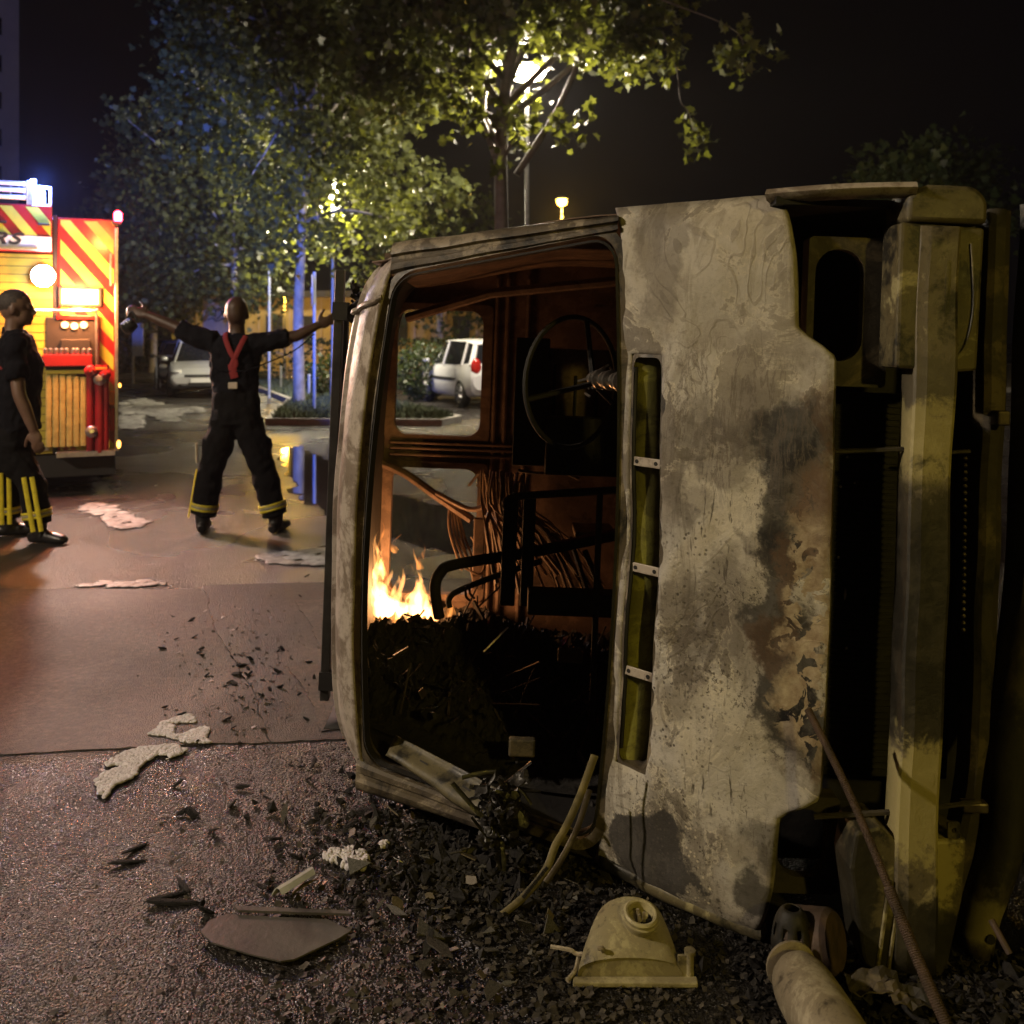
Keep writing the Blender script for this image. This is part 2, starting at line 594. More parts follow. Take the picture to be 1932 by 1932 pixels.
def hood_material():
    m, nt, b = new_mat('burnt bonnet paint')
    v = objvec(nt)
    wn_ = nt.nodes.new('ShaderNodeTexNoise'); wn_.inputs['Scale'].default_value = 5.5; wn_.inputs['Detail'].default_value = 7; wn_.inputs['Roughness'].default_value = 0.62
    nt.links.new(v, wn_.inputs['Vector'])
    vs1 = nt.nodes.new('ShaderNodeVectorMath'); vs1.operation = 'SUBTRACT'; vs1.inputs[1].default_value = (0.5, 0.5, 0.5); nt.links.new(wn_.outputs['Color'], vs1.inputs[0])
    vs2 = nt.nodes.new('ShaderNodeVectorMath'); vs2.operation = 'SCALE'; vs2.inputs['Scale'].default_value = 0.26; nt.links.new(vs1.outputs[0], vs2.inputs[0])
    vs3 = nt.nodes.new('ShaderNodeVectorMath'); vs3.operation = 'ADD'; nt.links.new(v, vs3.inputs[0]); nt.links.new(vs2.outputs[0], vs3.inputs[1])
    sep = nt.nodes.new('ShaderNodeSeparateXYZ'); nt.links.new(vs3.outputs[0], sep.inputs[0])
    flow = tex_noise(nt, v, 2.6, 5, 0.55, 0.7)
    flow2 = tex_noise(nt, v, 8.5, 8, 0.68, 0.5)
    fine = tex_noise(nt, v, 60, 6, 0.75, 0.2)
    wob = mathn(nt, 'ADD', mathn(nt, 'MULTIPLY', tex_noise(nt, v, 8, 9, 0.74, 0.3), 0.72), mathn(nt, 'MULTIPLY', tex_noise(nt, v, 42, 6, 0.7, 0.2), 0.28))
    ash = (0.54, 0.51, 0.45); tan = (0.34, 0.31, 0.26); brown = (0.095, 0.078, 0.06); soot = (0.012, 0.011, 0.0105); cream = (0.64, 0.59, 0.48)
    mp = nt.nodes.new('ShaderNodeMapping'); mp.inputs['Rotation'].default_value = (0, R(38), 0); mp.inputs['Scale'].default_value = (1.0, 1.0, 0.2)
    nt.links.new(v, mp.inputs[0])
    streak = tex_noise(nt, mp.outputs[0], 16, 8, 0.7, 0.7)
    isl = tex_noise(nt, v, 4.6, 9, 0.66, 0.55)
    col = ramp(nt, flow, [(0.3, (0.26, 0.225, 0.175)), (0.42, tan), (0.52, ash), (0.62, (0.42, 0.375, 0.29)), (0.74, cream)])
    # sheets of ash lifted off with ragged pale rims, brown steel showing between
    col = mixc(nt, mathn(nt, 'MULTIPLY', ramp(nt, isl, [(0.545, (0, 0, 0)), (0.56, (1, 1, 1))]), 0.62), col, (0.15, 0.125, 0.095))
    col = mixc(nt, mathn(nt, 'MULTIPLY', ramp(nt, isl, [(0.525, (0, 0, 0)), (0.54, (1, 1, 1)), (0.552, (0, 0, 0))]), 0.7), col, (0.72, 0.65, 0.5))
    col = mixc(nt, mathn(nt, 'MULTIPLY', ramp(nt, streak, [(0.52, (0, 0, 0)), (0.6, (1, 1, 1))]), 0.5), col, (0.16, 0.135, 0.1))
    # contour-like wrinkles where the paint bubbled and slid
    wave = mathn(nt, 'SINE', mathn(nt, 'MULTIPLY', tex_noise(nt, v, 2.9, 3, 0.5, 1.0), 70))
    wz = ramp(nt, tex_noise(nt, v, 2.7, 4, 0.6, 0.5), [(0.48, (0, 0, 0)), (0.56, (1, 1, 1))])
    wrk = mathn(nt, 'MULTIPLY', ramp(nt, wave, [(0.72, (0, 0, 0)), (0.9, (1, 1, 1))]), wz)
    col = mixc(nt, mathn(nt, 'MULTIPLY', wrk, 0.5), col, (0.15, 0.125, 0.095))
    col = mixc(nt, mathn(nt, 'MULTIPLY', ramp(nt, flow2, [(0.55, (0, 0, 0)), (0.66, (1, 1, 1))]), 0.35), col, brown)
    col = mixc(nt, mathn(nt, 'MULTIPLY', ramp(nt, fine, [(0.52, (0, 0, 0)), (0.66, (1, 1, 1))]), 0.35), col, brown)

    def patch(px, py, wx, wy, colr, strength=1.0, soft=0.3, amt=1.9):
        soft *= 0.6; strength *= 0.9 if colr == soot else 0.78
        nonlocal col
        x, z, p = HX(px, py)
        k = blob(nt, sep, x, z, wx / p, wy / p, soft, wob, amt)
        col = mixc(nt, mathn(nt, 'MULTIPLY', k, strength), col, colr)
        return k
    # big pale sheets of ash
    patch(1380, 560, 150, 190, (0.44, 0.4, 0.315), 0.55, 0.6)
    patch(1345, 925, 60, 90, cream, 0.9, 0.2)
    patch(1330, 1060, 70, 60, cream, 0.5, 0.4)
    patch(1330, 1400, 85, 120, cream, 0.7, 0.35)
    patch(1385, 1480, 80, 80, ash, 0.8, 0.4)
    # grey-brown scorch
    patch(1215, 480, 40, 130, brown, 0.62, 0.5)
    patch(1185, 620, 34, 60, brown, 0.3, 0.6)
    patch(1440, 640, 90, 26, brown, 0.25, 0.7)
    patch(1420, 740, 70, 40, brown, 0.45, 0.5)
    patch(1390, 1010, 40, 26, brown, 0.6, 0.3)
    patch(1195, 400, 60, 40, brown, 0.35, 0.6)
    patch(1300, 830, 60, 45, brown, 0.7, 0.5)
    patch(1345, 780, 110, 30, brown, 0.45, 0.6)
    patch(1260, 930, 30, 60, brown, 0.55, 0.5)
    patch(1265, 1160, 40, 90, brown, 0.75, 0.45)
    patch(1255, 1290, 30, 50, brown, 0.6, 0.5)
    patch(1330, 1130, 40, 100, brown, 0.65, 0.4)
    # soot running down the front edge
    patch(1480, 800, 85, 62, soot, 0.88, 0.5)
    patch(1462, 925, 52, 115, soot, 0.9, 0.35)
    patch(1425, 1090, 34, 130, soot, 0.88, 0.4)
    patch(1505, 900, 40, 60, (0.16, 0.12, 0.085), 0.85, 0.4)
    patch(1455, 1250, 45, 140, soot, 0.92, 0.3)
    patch(1490, 1375, 34, 80, soot, 0.95, 0.25)
    patch(1430, 1560, 40, 32, soot, 0.6, 0.6)
    patch(1395, 1650, 45, 48, soot, 0.85, 0.4)
    rust = (0.17, 0.1, 0.055)
    patch(1512, 760, 36, 60, rust, 0.5, 0.4)
    patch(1520, 930, 30, 110, rust, 0.75, 0.35)
    patch(1445, 1060, 26, 80, rust, 0.6, 0.4)
    patch(1425, 1200, 30, 60, rust, 0.5, 0.4)
    patch(1500, 1440, 30, 40, rust, 0.5, 0.4)
    patch(1300, 1760, 140, 20, brown, 0.6, 0.5)
    x, z, p = HX(1330, 770)
    wr = blob(nt, sep, x, z, 190 / p, 140 / p, 0.5, wob, 0.8)
    col = mixc(nt, mathn(nt, 'MULTIPLY', mathn(nt, 'MULTIPLY', wr, ramp(nt, streak, [(0.47, (0, 0, 0)), (0.5, (1, 1, 1)), (0.53, (0, 0, 0))])), 0.8), col, (0.13, 0.105, 0.08))
    # freckles, scratches and pin holes over everything
    sp1 = tex_noise(nt, v, 95, 3, 0.75)
    big = tex_noise(nt, v, 4.3, 4, 0.6, 0.7)
    k1 = mathn(nt, 'MULTIPLY', ramp(nt, sp1, [(0.56, (0, 0, 0)), (0.62, (1, 1, 1))]), ramp(nt, big, [(0.44, (0, 0, 0)), (0.6, (0.85,) * 3)]))
    low = nt.nodes.new('ShaderNodeMapRange'); low.interpolation_type = 'SMOOTHSTEP'; low.inputs['From Min'].default_value = 1.5; low.inputs['From Max'].default_value = 1.1; low.inputs['To Min'].default_value = 0.12
    nt.links.new(mathn(nt, 'ADD', sep.outputs[2], mathn(nt, 'MULTIPLY', mathn(nt, 'SUBTRACT', big, 0.5), 0.8)), low.inputs['Value'])
    low = low.outputs[0]
    col = mixc(nt, mathn(nt, 'MULTIPLY', k1, low), col, (0.07, 0.058, 0.045))
    mp2 = nt.nodes.new('ShaderNodeMapping'); mp2.inputs['Rotation'].default_value = (0, R(-28), 0); mp2.inputs['Scale'].default_value = (1.0, 1.0, 0.16)
    nt.links.new(v, mp2.inputs[0])
    sc = tex_noise(nt, mp2.outputs[0], 60, 3, 0.7, 0.4)
    k2 = mathn(nt, 'MULTIPLY', ramp(nt, sc, [(0.6, (0, 0, 0)), (0.66, (1, 1, 1))]), ramp(nt, tex_noise(nt, v, 3.1, 3, 0.5), [(0.46, (0, 0, 0)), (0.6, (0.8,) * 3)]))
    col = mixc(nt, mathn(nt, 'MULTIPLY', k2, low), col, (0.08, 0.066, 0.05))
    # last flakes of paint left on the burnt edge
    flk = tex_noise(nt, v, 17, 4, 0.55, 0.9)
    x, z, p = HX(1492, 1180)
    fz = blob(nt, sep, x, z, 44 / p, 235 / p, 0.25, wob, 0.7)
    k3 = mathn(nt, 'MULTIPLY', fz, ramp(nt, flk, [(0.46, (0, 0, 0)), (0.48, (1, 1, 1))]))
    col = mixc(nt, k3, col, ramp(nt, tex_noise(nt, v, 30, 4, 0.7), [(0.3, (0.24, 0.17, 0.1)), (0.65, (0.48, 0.4, 0.27))]))
    # crisp charcoal oval low on the corner with blistered rim
    x, z, p = HX(1198, 1592)
    rim = blob(nt, sep, x, z, 84 / p, 106 / p, 0.08, wob, 0.8)
    vor = tex_vor(nt, v, 75)
    dots = ramp(nt, vor.outputs['Distance'], [(0.18, (1, 1, 1)), (0.3, (0, 0, 0))])
    col = mixc(nt, mathn(nt, 'MULTIPLY', rim, dots), col, (0.6, 0.53, 0.4))
    k = blob(nt, sep, x, z, 70 / p, 92 / p, 0.07, wob, 0.55)
    col = mixc(nt, mathn(nt, 'MULTIPLY', k, 0.93), col, (0.05, 0.046, 0.045))
    # blister speckle left of centre and above the oval
    vs_ = tex_vor(nt, v, 62)
    spk = ramp(nt, vs_.outputs['Distance'], [(0.16, (1, 1, 1)), (0.3, (0, 0, 0))])
    clus = ramp(nt, tex_noise(nt, v, 7.5, 4, 0.6), [(0.45, (0, 0, 0)), (0.56, (1, 1, 1))])
    m1 = mathn(nt, 'ADD', blob(nt, sep, HX(1265, 1180)[0], HX(1265, 1180)[1], 75 / p, 210 / p, 0.5, wob, 0.8),
               blob(nt, sep, HX(1240, 1420)[0], HX(1240, 1420)[1], 65 / p, 110 / p, 0.5, wob, 0.8), True)
    col = mixc(nt, mathn(nt, 'MULTIPLY', mathn(nt, 'MULTIPLY', mathn(nt, 'MULTIPLY', m1, clus), spk), 0.85), col, (0.06, 0.052, 0.042))
    nt.links.new(col, b.inputs['Base Color'])
    b.inputs['Roughness'].default_value = 0.72
    b.inputs['Specular IOR Level'].default_value = 0.3
    h = mathn(nt, 'ADD', mathn(nt, 'ADD', mathn(nt, 'MULTIPLY', isl, 1.1), mathn(nt, 'MULTIPLY', wrk, 0.12)), mathn(nt, 'ADD', mathn(nt, 'MULTIPLY', fine, 0.35), mathn(nt, 'MULTIPLY', mathn(nt, 'MULTIPLY', m1, spk), -0.25)))
    bump(nt, b, h, 0.5, 0.012)
    return m


def scorched(name, paint, dirt, soot, amount=0.5, rough=0.6, scale=3.5, metal=0.0, bstr=0.35, zones=()):
    """paint left between scorch and soot"""
    m, nt, b = new_mat(name)
    v = objvec(nt)
    n1 = tex_noise(nt, v, scale, 9, 0.68, 0.5)
    n2 = tex_noise(nt, v, scale * 3.1, 8, 0.72, 0.3)
    n3 = tex_noise(nt, v, 70, 5, 0.75, 0.4)
    lo = 0.5 - 0.35 * (1 - amount)
    col = ramp(nt, n1, [(lo - 0.09, soot), (lo - 0.02, dirt), (lo + 0.04, dirt), (lo + 0.09, paint)])
    col = mixc(nt, ramp(nt, n2, [(0.5, (0, 0, 0)), (0.6, (0.8,) * 3)]), col, dirt)
    col = mixc(nt, ramp(nt, n3, [(0.55, (0, 0, 0)), (0.68, (0.45,) * 3)]), col, soot)
    if zones:
        sep = nt.nodes.new('ShaderNodeSeparateXYZ'); nt.links.new(v, sep.inputs[0])
        for zx, zz, rx, rz, c_, amt in zones:
            col = mixc(nt, mathn(nt, 'MULTIPLY', blob(nt, sep, zx, zz, rx, rz, 0.2, n2, 2.4), amt), col, c_)
    nt.links.new(col, b.inputs['Base Color'])
    b.inputs['Metallic'].default_value = metal
    nt.links.new(ramp(nt, n2, [(0.3, (rough - 0.15,) * 3), (0.7, (min(rough + 0.2, 1),) * 3)]), b.inputs['Roughness'])
    bump(nt, b, mathn(nt, 'ADD', n2, mathn(nt, 'MULTIPLY', n3, 0.5)), bstr, 0.006)
    return m


M_hood = hood_material()
M_shell = scorched('scorched pale body paint', (0.46, 0.4, 0.34), (0.22, 0.175, 0.135), (0.05, 0.042, 0.034), 0.72, 0.42, 5)
M_frame = scorched('sooted window flange', (0.27, 0.225, 0.165), (0.1, 0.08, 0.056), (0.02, 0.017, 0.014), 1.0, 0.5, 7)
_sm = (0.022, 0.02, 0.014); _br = (0.11, 0.095, 0.06); _lit = (0.46, 0.4, 0.18)  # last one: clear paint patches with yellow lamplight put into the colour
M_bump = scorched('smoked cream enamel', (0.36, 0.32, 0.17), (0.13, 0.11, 0.06), (0.02, 0.018, 0.013), 1.1, 0.5, 5)
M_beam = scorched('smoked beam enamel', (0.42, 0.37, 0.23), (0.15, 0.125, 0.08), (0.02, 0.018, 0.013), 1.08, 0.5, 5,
                  zones=[(0.9, 1.37, 9, 0.07, _br, 0.9), (0.9, 1.235, 0.3, 0.09, _lit, 0.75), (0.9, 0.9, 9, 0.26, _sm, 0.8), (0.9, 0.62, 9, 0.1, _sm, 0.85), (0.92, 0.42, 0.3, 0.13, _lit, 0.85), (0.89, 0.1, 0.3, 0.1, _sm, 0.9)])
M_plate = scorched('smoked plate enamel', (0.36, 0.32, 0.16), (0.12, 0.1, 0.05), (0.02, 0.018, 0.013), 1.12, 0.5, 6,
                   zones=[(0.93, 1.55, 0.06, 0.1, (0.06, 0.052, 0.03), 0.7), (0.95, 0.26, 0.06, 0.1, _lit, 0.85), (0.9, 0.08, 0.2, 0.08, _sm, 0.9), (0.79, 0.2, 0.05, 0.16, _sm, 0.9), (0.96, 0.12, 0.06, 0.06, _sm, 0.8)])
M_bump2 = scorched('heavily smoked enamel', (0.12, 0.095, 0.055), (0.045, 0.037, 0.024), (0.012, 0.011, 0.009), 1.0, 0.65, 4)
M_rust = scorched('fire-rusted sheet steel', (0.19, 0.125, 0.09), (0.12, 0.078, 0.056), (0.035, 0.025, 0.02), 0.85, 0.65, 5)
M_soot = plain('black soot', (0.02, 0.018, 0.016), 0.75, c2=(0.008, 0.007, 0.007), scale=10, bscale=40, bstr=0.5)
M_char = plain('charred rubble', (0.016, 0.014, 0.012), 0.85, c2=(0.007, 0.006, 0.006), scale=14, bscale=30, bstr=0.8, bdist=0.01)
M_steel = plain('burnt bare steel', (0.2, 0.17, 0.14), 0.45, metal=0.6, c2=(0.09, 0.07, 0.05), scale=18, bscale=60, bstr=0.3)
M_rubber = plain('old black rubber', (0.018, 0.017, 0.016), 0.6, scale=20, bscale=50)
M_tray = scorched('olive washer tray', (0.32, 0.31, 0.07), (0.18, 0.17, 0.045), (0.035, 0.033, 0.015), 0.85, 0.5, 5)
M_wire = plain('heat-stripped wire', (0.24, 0.16, 0.1), 0.6, c2=(0.1, 0.07, 0.045), scale=20)
M_brightmetal = plain('bright aluminium casting', (0.62, 0.6, 0.55), 0.3, metal=0.9, c2=(0.35, 0.33, 0.3), scale=25, bscale=40, bstr=0.5)

van = thing('overturned_van', (0.3, 2.6, 0), 'burnt-out pale van lying on its side, bonnet and empty windscreen towards us', 'van')


def WT(s): return Vector((-0.472 + 0.05 * s * s + 0.02 * s, 2.845 + 0.03 * s * s, ZC - 0.022 + 0.797 * s))
def WB(s): return Vector((0.258 - 0.034 * s * s, 2.52 + 0.06 * s * s, ZC + 0.90 * s))
def HF(s): return Vector((0.712 - 0.01 * s * s, 2.205 + 0.02 * s * s, ZC + 0.905 * s))


def WS(u, s):   # windscreen surface, u 0 roof side, 1 bonnet side
    p = WT(s).lerp(WB(s), u)
    p.y -= 0.03 * 4 * u * (1 - u) * (1 - s * s)
    return p


def sstep(a, b, x):
    t = min(max((x - a) / (b - a), 0), 1)
    return t * t * (3 - 2 * t)


def umax(s):
    return 1 - 0.155 * sstep(0.56, 0.65, abs(s)) - 0.03 * sstep(0.8, 1.0, abs(s))


def HS(u, s, wob=1.0):
    k = u
    p = WB(s).lerp(HF(s), k)
    nrm = Vector((-0.63, -0.77, 0))
    p += nrm * (0.022 * 4 * k * (1 - k))
    a = abs(s)
    um = umax(s)
    if u > um - 0.03:
        p.y += 0.028 * ((u - um + 0.03) / 0.03) ** 2
    if a > 0.9:
        t = (a - 0.9) / 0.1
        p.y += 0.055 * t * t
        p.x -= 0.0
    # pressed step and heat buckles
    p += nrm * (0.005 * sstep(0.2, 0.28, k) + wob * (0.016 * mnoise.noise(p * 3.6) + 0.007 * mnoise.noise(p * 9 + Vector((3, 1, 2))) + 0.003 * mnoise.noise(p * 22)))
    return p


us = [0, 0.018, 0.04, 0.085, 0.13, 0.175, 0.217] + [0.217 + (1 - 0.217) * k / 40 for k in range(1, 41)]
ss = sorted(set([round(-1 + 2 * k / 84, 4) for k in range(85)] + [0.56, -0.645]))
g = G()


def hood_fn(u, s):
    um = umax(s)
    uu = u if u <= 0.217 else 0.217 + (u - 0.217) * (um - 0.217) / (1 - 0.217)
    return HS(uu, s)


g.grid(hood_fn, us, ss, lambda u, s: 0.04 < u < 0.217 and -0.645 < s < 0.56)
bonnet = g.build('bonnet', M_hood, van, smooth=True, solid=0.004, solid_off=-1, angle=60)
bonnet['label'] = 'blistered ash-grey bonnet with soot stains'


def sring(name, fn, u0, u1, s0, s1, ru, rs, wu, wsd, lift, depth, mat, parent):
    """rounded ring lying on surface fn: inner rounded edge, outer square-ish edge, wall going in"""
    inner, outer, deep = [], [], []
    n = 6
    for cu, cs, a0 in ((u1 - ru, s1 - rs, 0), (u0 + ru, s1 - rs, 90), (u0 + ru, s0 + rs, 180), (u1 - ru, s0 + rs, 270)):
        for k in range(n + 1):
            a = R(a0 + 90 * k / n)
            inner.append((cu + ru * math.cos(a), cs + rs * math.sin(a)))
    for i, (u, s) in enumerate(inner):
        uc, sc = (u0 + u1) / 2, (s0 + s1) / 2
        q = i // (n + 1)
        du = wu if u > uc else -wu; ds = wsd if s > sc else -wsd
        a = R((0, 90, 180, 270)[q] + 90 * (i % (n + 1)) / n)
        outer.append((u + wu * math.cos(a) * 1.2, s + wsd * math.sin(a) * 1.2))
    nr = Vector((-0.5, -0.8, 0)).normalized()
    I = [fn(u, s) + nr * lift for u, s in inner]
    O = [fn(u, s) + nr * (lift * 0.4) for u, s in outer]
    D = [p + Vector((0.01, depth, 0)) for p in I]
    g = G(); g.strip(O, I); g.strip(I, D)
    # long edges need mid points so the ring follows the curve
    return g.build(name, mat, parent, smooth=True, angle=30)


def dense_ring(name, fn, u0, u1, s0, s1, ru, rs, w_in, lift, depth, mat, parent, width=0.02):
    pts = []
    n = 6
    corners = ((u1 - ru, s1 - rs, 0), (u0 + ru, s1 - rs, 90), (u0 + ru, s0 + rs, 180), (u1 - ru, s0 + rs, 270))
    for ci, (cu, cs, a0) in enumerate(corners):
        for k in range(n + 1):
            a = R(a0 + 90 * k / n)
            pts.append((cu + ru * math.cos(a), cs + rs * math.sin(a), math.cos(a), math.sin(a)))
        nx = corners[(ci + 1) % 4]
        a = R(nx[2]); e = (nx[0] + ru * math.cos(a), nx[1] + rs * math.sin(a))
        last = pts[-1]
        for k in range(1, 16):
            t = k / 16
            pts.append((last[0] + (e[0] - last[0]) * t, last[1] + (e[1] - last[1]) * t, last[2], last[3]))
    nr = Vector((-0.5, -0.85, 0)).normalized()
    ulen = (fn(1, 0) - fn(0, 0)).length; slen = 0.9
    I = [fn(u, s) + nr * lift for u, s, a, b_ in pts]
    O = [fn(u + a * width / ulen, s + b_ * width / slen) + nr * (lift * 0.35) for u, s, a, b_ in pts]
    D = [p + Vector((0.012, depth, 0)) for p in I]
    g = G(); g.strip(O, I); g.strip(I, D)
    return g.build(name, mat, parent, smooth=True, angle=35)


sl = dense_ring('intake_surround', lambda u, s: HS(u, s), 0.052, 0.212, -0.635, 0.55, 0.035, 0.03, 0, 0.005, 0.05, M_frame, van, 0.014)
G().tube([HS(0.058, 0.52) + Vector((0, -0.002, 0))] + [HS(0.054, s_ / 20) + Vector((0.002, 0.002, 0)) for s_ in range(10, -13, -1)], 0.006, 6).build('rubber_seal', M_rubber, van, smooth=True)
# olive washer tray seen through the intake
g = G()
g.grid(lambda a, s: HS(0.14, s, 0) + Vector((0.006 - 0.05 * math.cos(a), 0.066 - 0.03 * math.sin(a), 0)), [R(x) for x in range(-30, 211, 20)], [-0.66 + 1.25 * k / 20 for k in range(21)])
g.build('washer_tray', M_tray, van, smooth=True, angle=60)
for yb in (870, 1070, 1266):
    x, z, p = HX(1210, yb); s = (z - ZC) / 0.9
    a = HS(0.035, s); b_ = HS(0.225, s)
    mid = (a + b_) / 2; d = (b_ - a); L = d.length; ang = math.atan2(d.y, d.x)
    rot = Matrix.Rotation(ang, 3, 'Z')
    gb = G(); poly = [(-L / 2, -0.013), (L / 2, -0.011), (L / 2, 0.011), (-L / 2, 0.013)]
    gb.box(mid + Vector((0.0, 0.004, 0)), (L, 0.006, 0.024), rot)
    o = gb.build('intake_bracket', M_shell, van, bevel=0.002)
    for f in (-0.27, 0.3):
        gh = G(); gh.lathe([(0.0055, -0.001), (0.0055, 0.0012)], mid + d * f + rot @ Vector((0, -0.0005, 0)), rot @ Vector((0, -1, 0)), 10)
        gh.build('bolt_hole', M_soot, o)

# windscreen surround: opening with rounded corners, flange and inner lip
dense_ring('windscreen_flange', WS, 0.0, 0.985, -0.925, 0.925, 0.1, 0.09, 0, 0.004, 0.06, M_frame, van, 0.03)
dense_ring('windscreen_seal_channel', lambda u, s: WS(u, s) + Vector((0, -0.004, 0)), 0.012, 0.975, -0.905, 0.905, 0.09, 0.08, 0, 0.006, 0.02, M_soot, van, 0.007)

# roof front cap and roof skin
prof = [(-0.495, 2.838), (-0.508, 2.842), (-0.514, 2.856), (-0.525, 2.866), (-0.546, 2.895), (-0.564, 2.935), (-0.576, 2.98), (-0.581, 3.0), (-0.594, 3.004), (-0.6, 3.03), (-0.592, 3.05),
        (-0.606, 3.09), (-0.612, 3.13), (-0.602, 3.15), (-0.618, 3.2), (-0.63, 3.4), (-0.645, 3.8), (-0.65, 4.2), (-0.645, 4.5)]


def roof_fn(i, s):
    i = int(i)
    x, y = prof[i]
    a = abs(s)
    t = min(i / 6, 1)
    k = s * s
    x += 0.055 * k + 0.03 * a ** 8 + 0.10 * t * a ** 14 + 0.014 * s
    y += 0.03 * k + 0.05 * a ** 10 * (1 - t * 0.5)
    w = noisev((x, y, s), 3, 0.006)
    return Vector((x + w.x, y + w.y, ZC - 0.025 + 0.835 * s))


g = G(); g.grid(roof_fn, list(range(len(prof))), [-1 + 2 * k / 44 for k in range(45)])
roof = g.build('roof', M_shell, van, smooth=True, solid=0.003, angle=50)
for sg in (1, -1):
    pts = [roof_fn(i, sg * 0.965) + Vector((-0.004, -0.006, 0.01 * sg)) for i in range(0, 9)]
    G().tube(pts, 0.007, 6).build('cap_seam', M_frame, roof, smooth=True)
g = G(); pts = [roof_fn(3, 0.80 + 0.0 * k) for k in range(1)]
lip = [roof_fn(i, 0.8 - 0.006 * i) + Vector((-0.006, -0.006, 0)) for i in range(0, 10)]
G().tube(lip, 0.009, 7).build('corner_lip', M_shell, roof, smooth=True)


g = G(); g.grid(lambda i, s: roof_fn(i, s * 0.985) + Vector((0.014, 0.004, 0)), list(range(4, len(prof))), [-1 + 2 * k / 30 for k in range(31)])
g.build('roof_shade_skin', M_soot, van, smooth=True)  # added black skin, darkens the roof's inner face where firelight reached it
# pillars beside the windscreen
def pillar(s, u0, u1, n, name, mat, ragged=False):
    secs = []
    sg = 1 if s > 0 else -1
    prof2 = [(0.0, 0.0), (0.012, -0.012), (0.03, -0.012), (0.036, -0.002), (0.05, -0.003), (0.058, -0.014), (0.078, -0.008), (0.094, 0.012), (0.1, 0.04), (0.1, 0.085), (0.07, 0.09), (0.02, 0.085), (0.0, 0.05)]
    g = G(); m = len(prof2); vs = []
    for k in range(n + 1):
        u = u0 + (u1 - u0) * k / n
        p = WS(u, 0.925 * sg)
        for a, b_ in prof2:
            q = p + Vector((0, b_, sg * a * (1 - 0.5 * max(u, 0))))
            if ragged and k == n: q += noisev(q, 30, 0.03)
            vs.append(q + noisev(q, 6, 0.004))
    fs = []
    for k in range(n):
        for j in range(m):
            a, b_ = k * m + j, k * m + (j + 1) % m
            fs.append((a, b_, b_ + m, a + m))
    fs += [tuple(range(m))[::-1], tuple(n * m + j for j in range(m))]
    g.add(vs, fs)
    return g.build(name, mat, van, smooth=True, angle=35)


pillar(1, -0.02, 0.985, 22, 'windscreen_pillar', M_frame)
pillar(-1, -0.04, 0.56, 12, 'windscreen_pillar', M_frame, True)['label'] = 'broken lower windscreen pillar'

# buckled sill flange inside the lower pillar
A_, B_, C_, D_ = P(722, 1440, 2.86), P(742, 1405, 2.9), P(978, 1522, 2.6), P(918, 1566, 2.62)
g = G()
def flange_fn(a, b_):
    p = A_.lerp(D_, a).lerp(B_.lerp(C_, a), b_)
    p.y -= 0.012 * math.sin(b_ * math.pi * 2) - 0.02 * (b_ > 0.5) * (b_ - 0.5)
    return p + noisev(p, 9, 0.008)
g.grid(flange_fn, [k / 24 for k in range(25)], [k / 8 for k in range(9)])
fl = g.build('sill_flange', M_bump, van, smooth=True, solid=0.003)
for a in (0.3, 0.68):
    p = flange_fn(a, 0.55); d = (flange_fn(a + 0.05, 0.55) - p).normalized(); nrm = Vector((0, -1, 0.35)).normalized()
    g = G(); g.box(p + nrm * 0.002, (0.032, 0.003, 0.009), Matrix.Rotation(-math.atan2(-d.z, d.x) * -1, 3, 'Y') if False else Matrix(((d.x, nrm.cross(d).x * 0 + nrm.x, d.cross(nrm).x), (d.y, nrm.y, d.cross(nrm).y), (d.z, nrm.z, d.cross(nrm).z))))
    g.build('slot', M_soot, fl)

# side skins, back wall, floor
def Y0(X):
    return 2.62 + (0.224 - X) / 0.594 * 0.3 if X < 0.224 else 2.62 - (X - 0.224) / 0.45 * 0.33


def side_fn(sg):
    def fn(X, t):
        y0 = Y0(min(X, 0.6))
        if X < -0.5: y0 = max(y0, 3.1)
        z = ZC + sg * (0.885 - 0.13 * sstep(0.22, -0.6, X))
        p = Vector((X, y0 + (4.5 - y0) * t, z))
        return p + noisev(p, 2.5, 0.008)
    return fn


Xs = [-0.5 + 1.2 * k / 18 for k in range(19)]
for sg, nm in ((1, 'upper side'), (-1, 'lower side')):
    g = G(); g.grid(side_fn(sg), Xs if sg > 0 else [-0.62, -0.56, -0.501] + Xs[1:], [k / 14 for k in range(15)])
    g.build('side_panel', M_rust if sg > 0 else M_soot, van, smooth=True, solid=0.004)  # lower panel blackened, the unlit cab bottom put into its colour
g = G(); g.grid(lambda x, z: Vector((0.52 + 0.01 * math.sin(z * 60), x, z)), [2.75, 3.2, 3.8, 4.5], [0.05 + 1.73 * k / 40 for k in range(41)])
g.build('floor_pan', M_soot, van, solid=0.004)

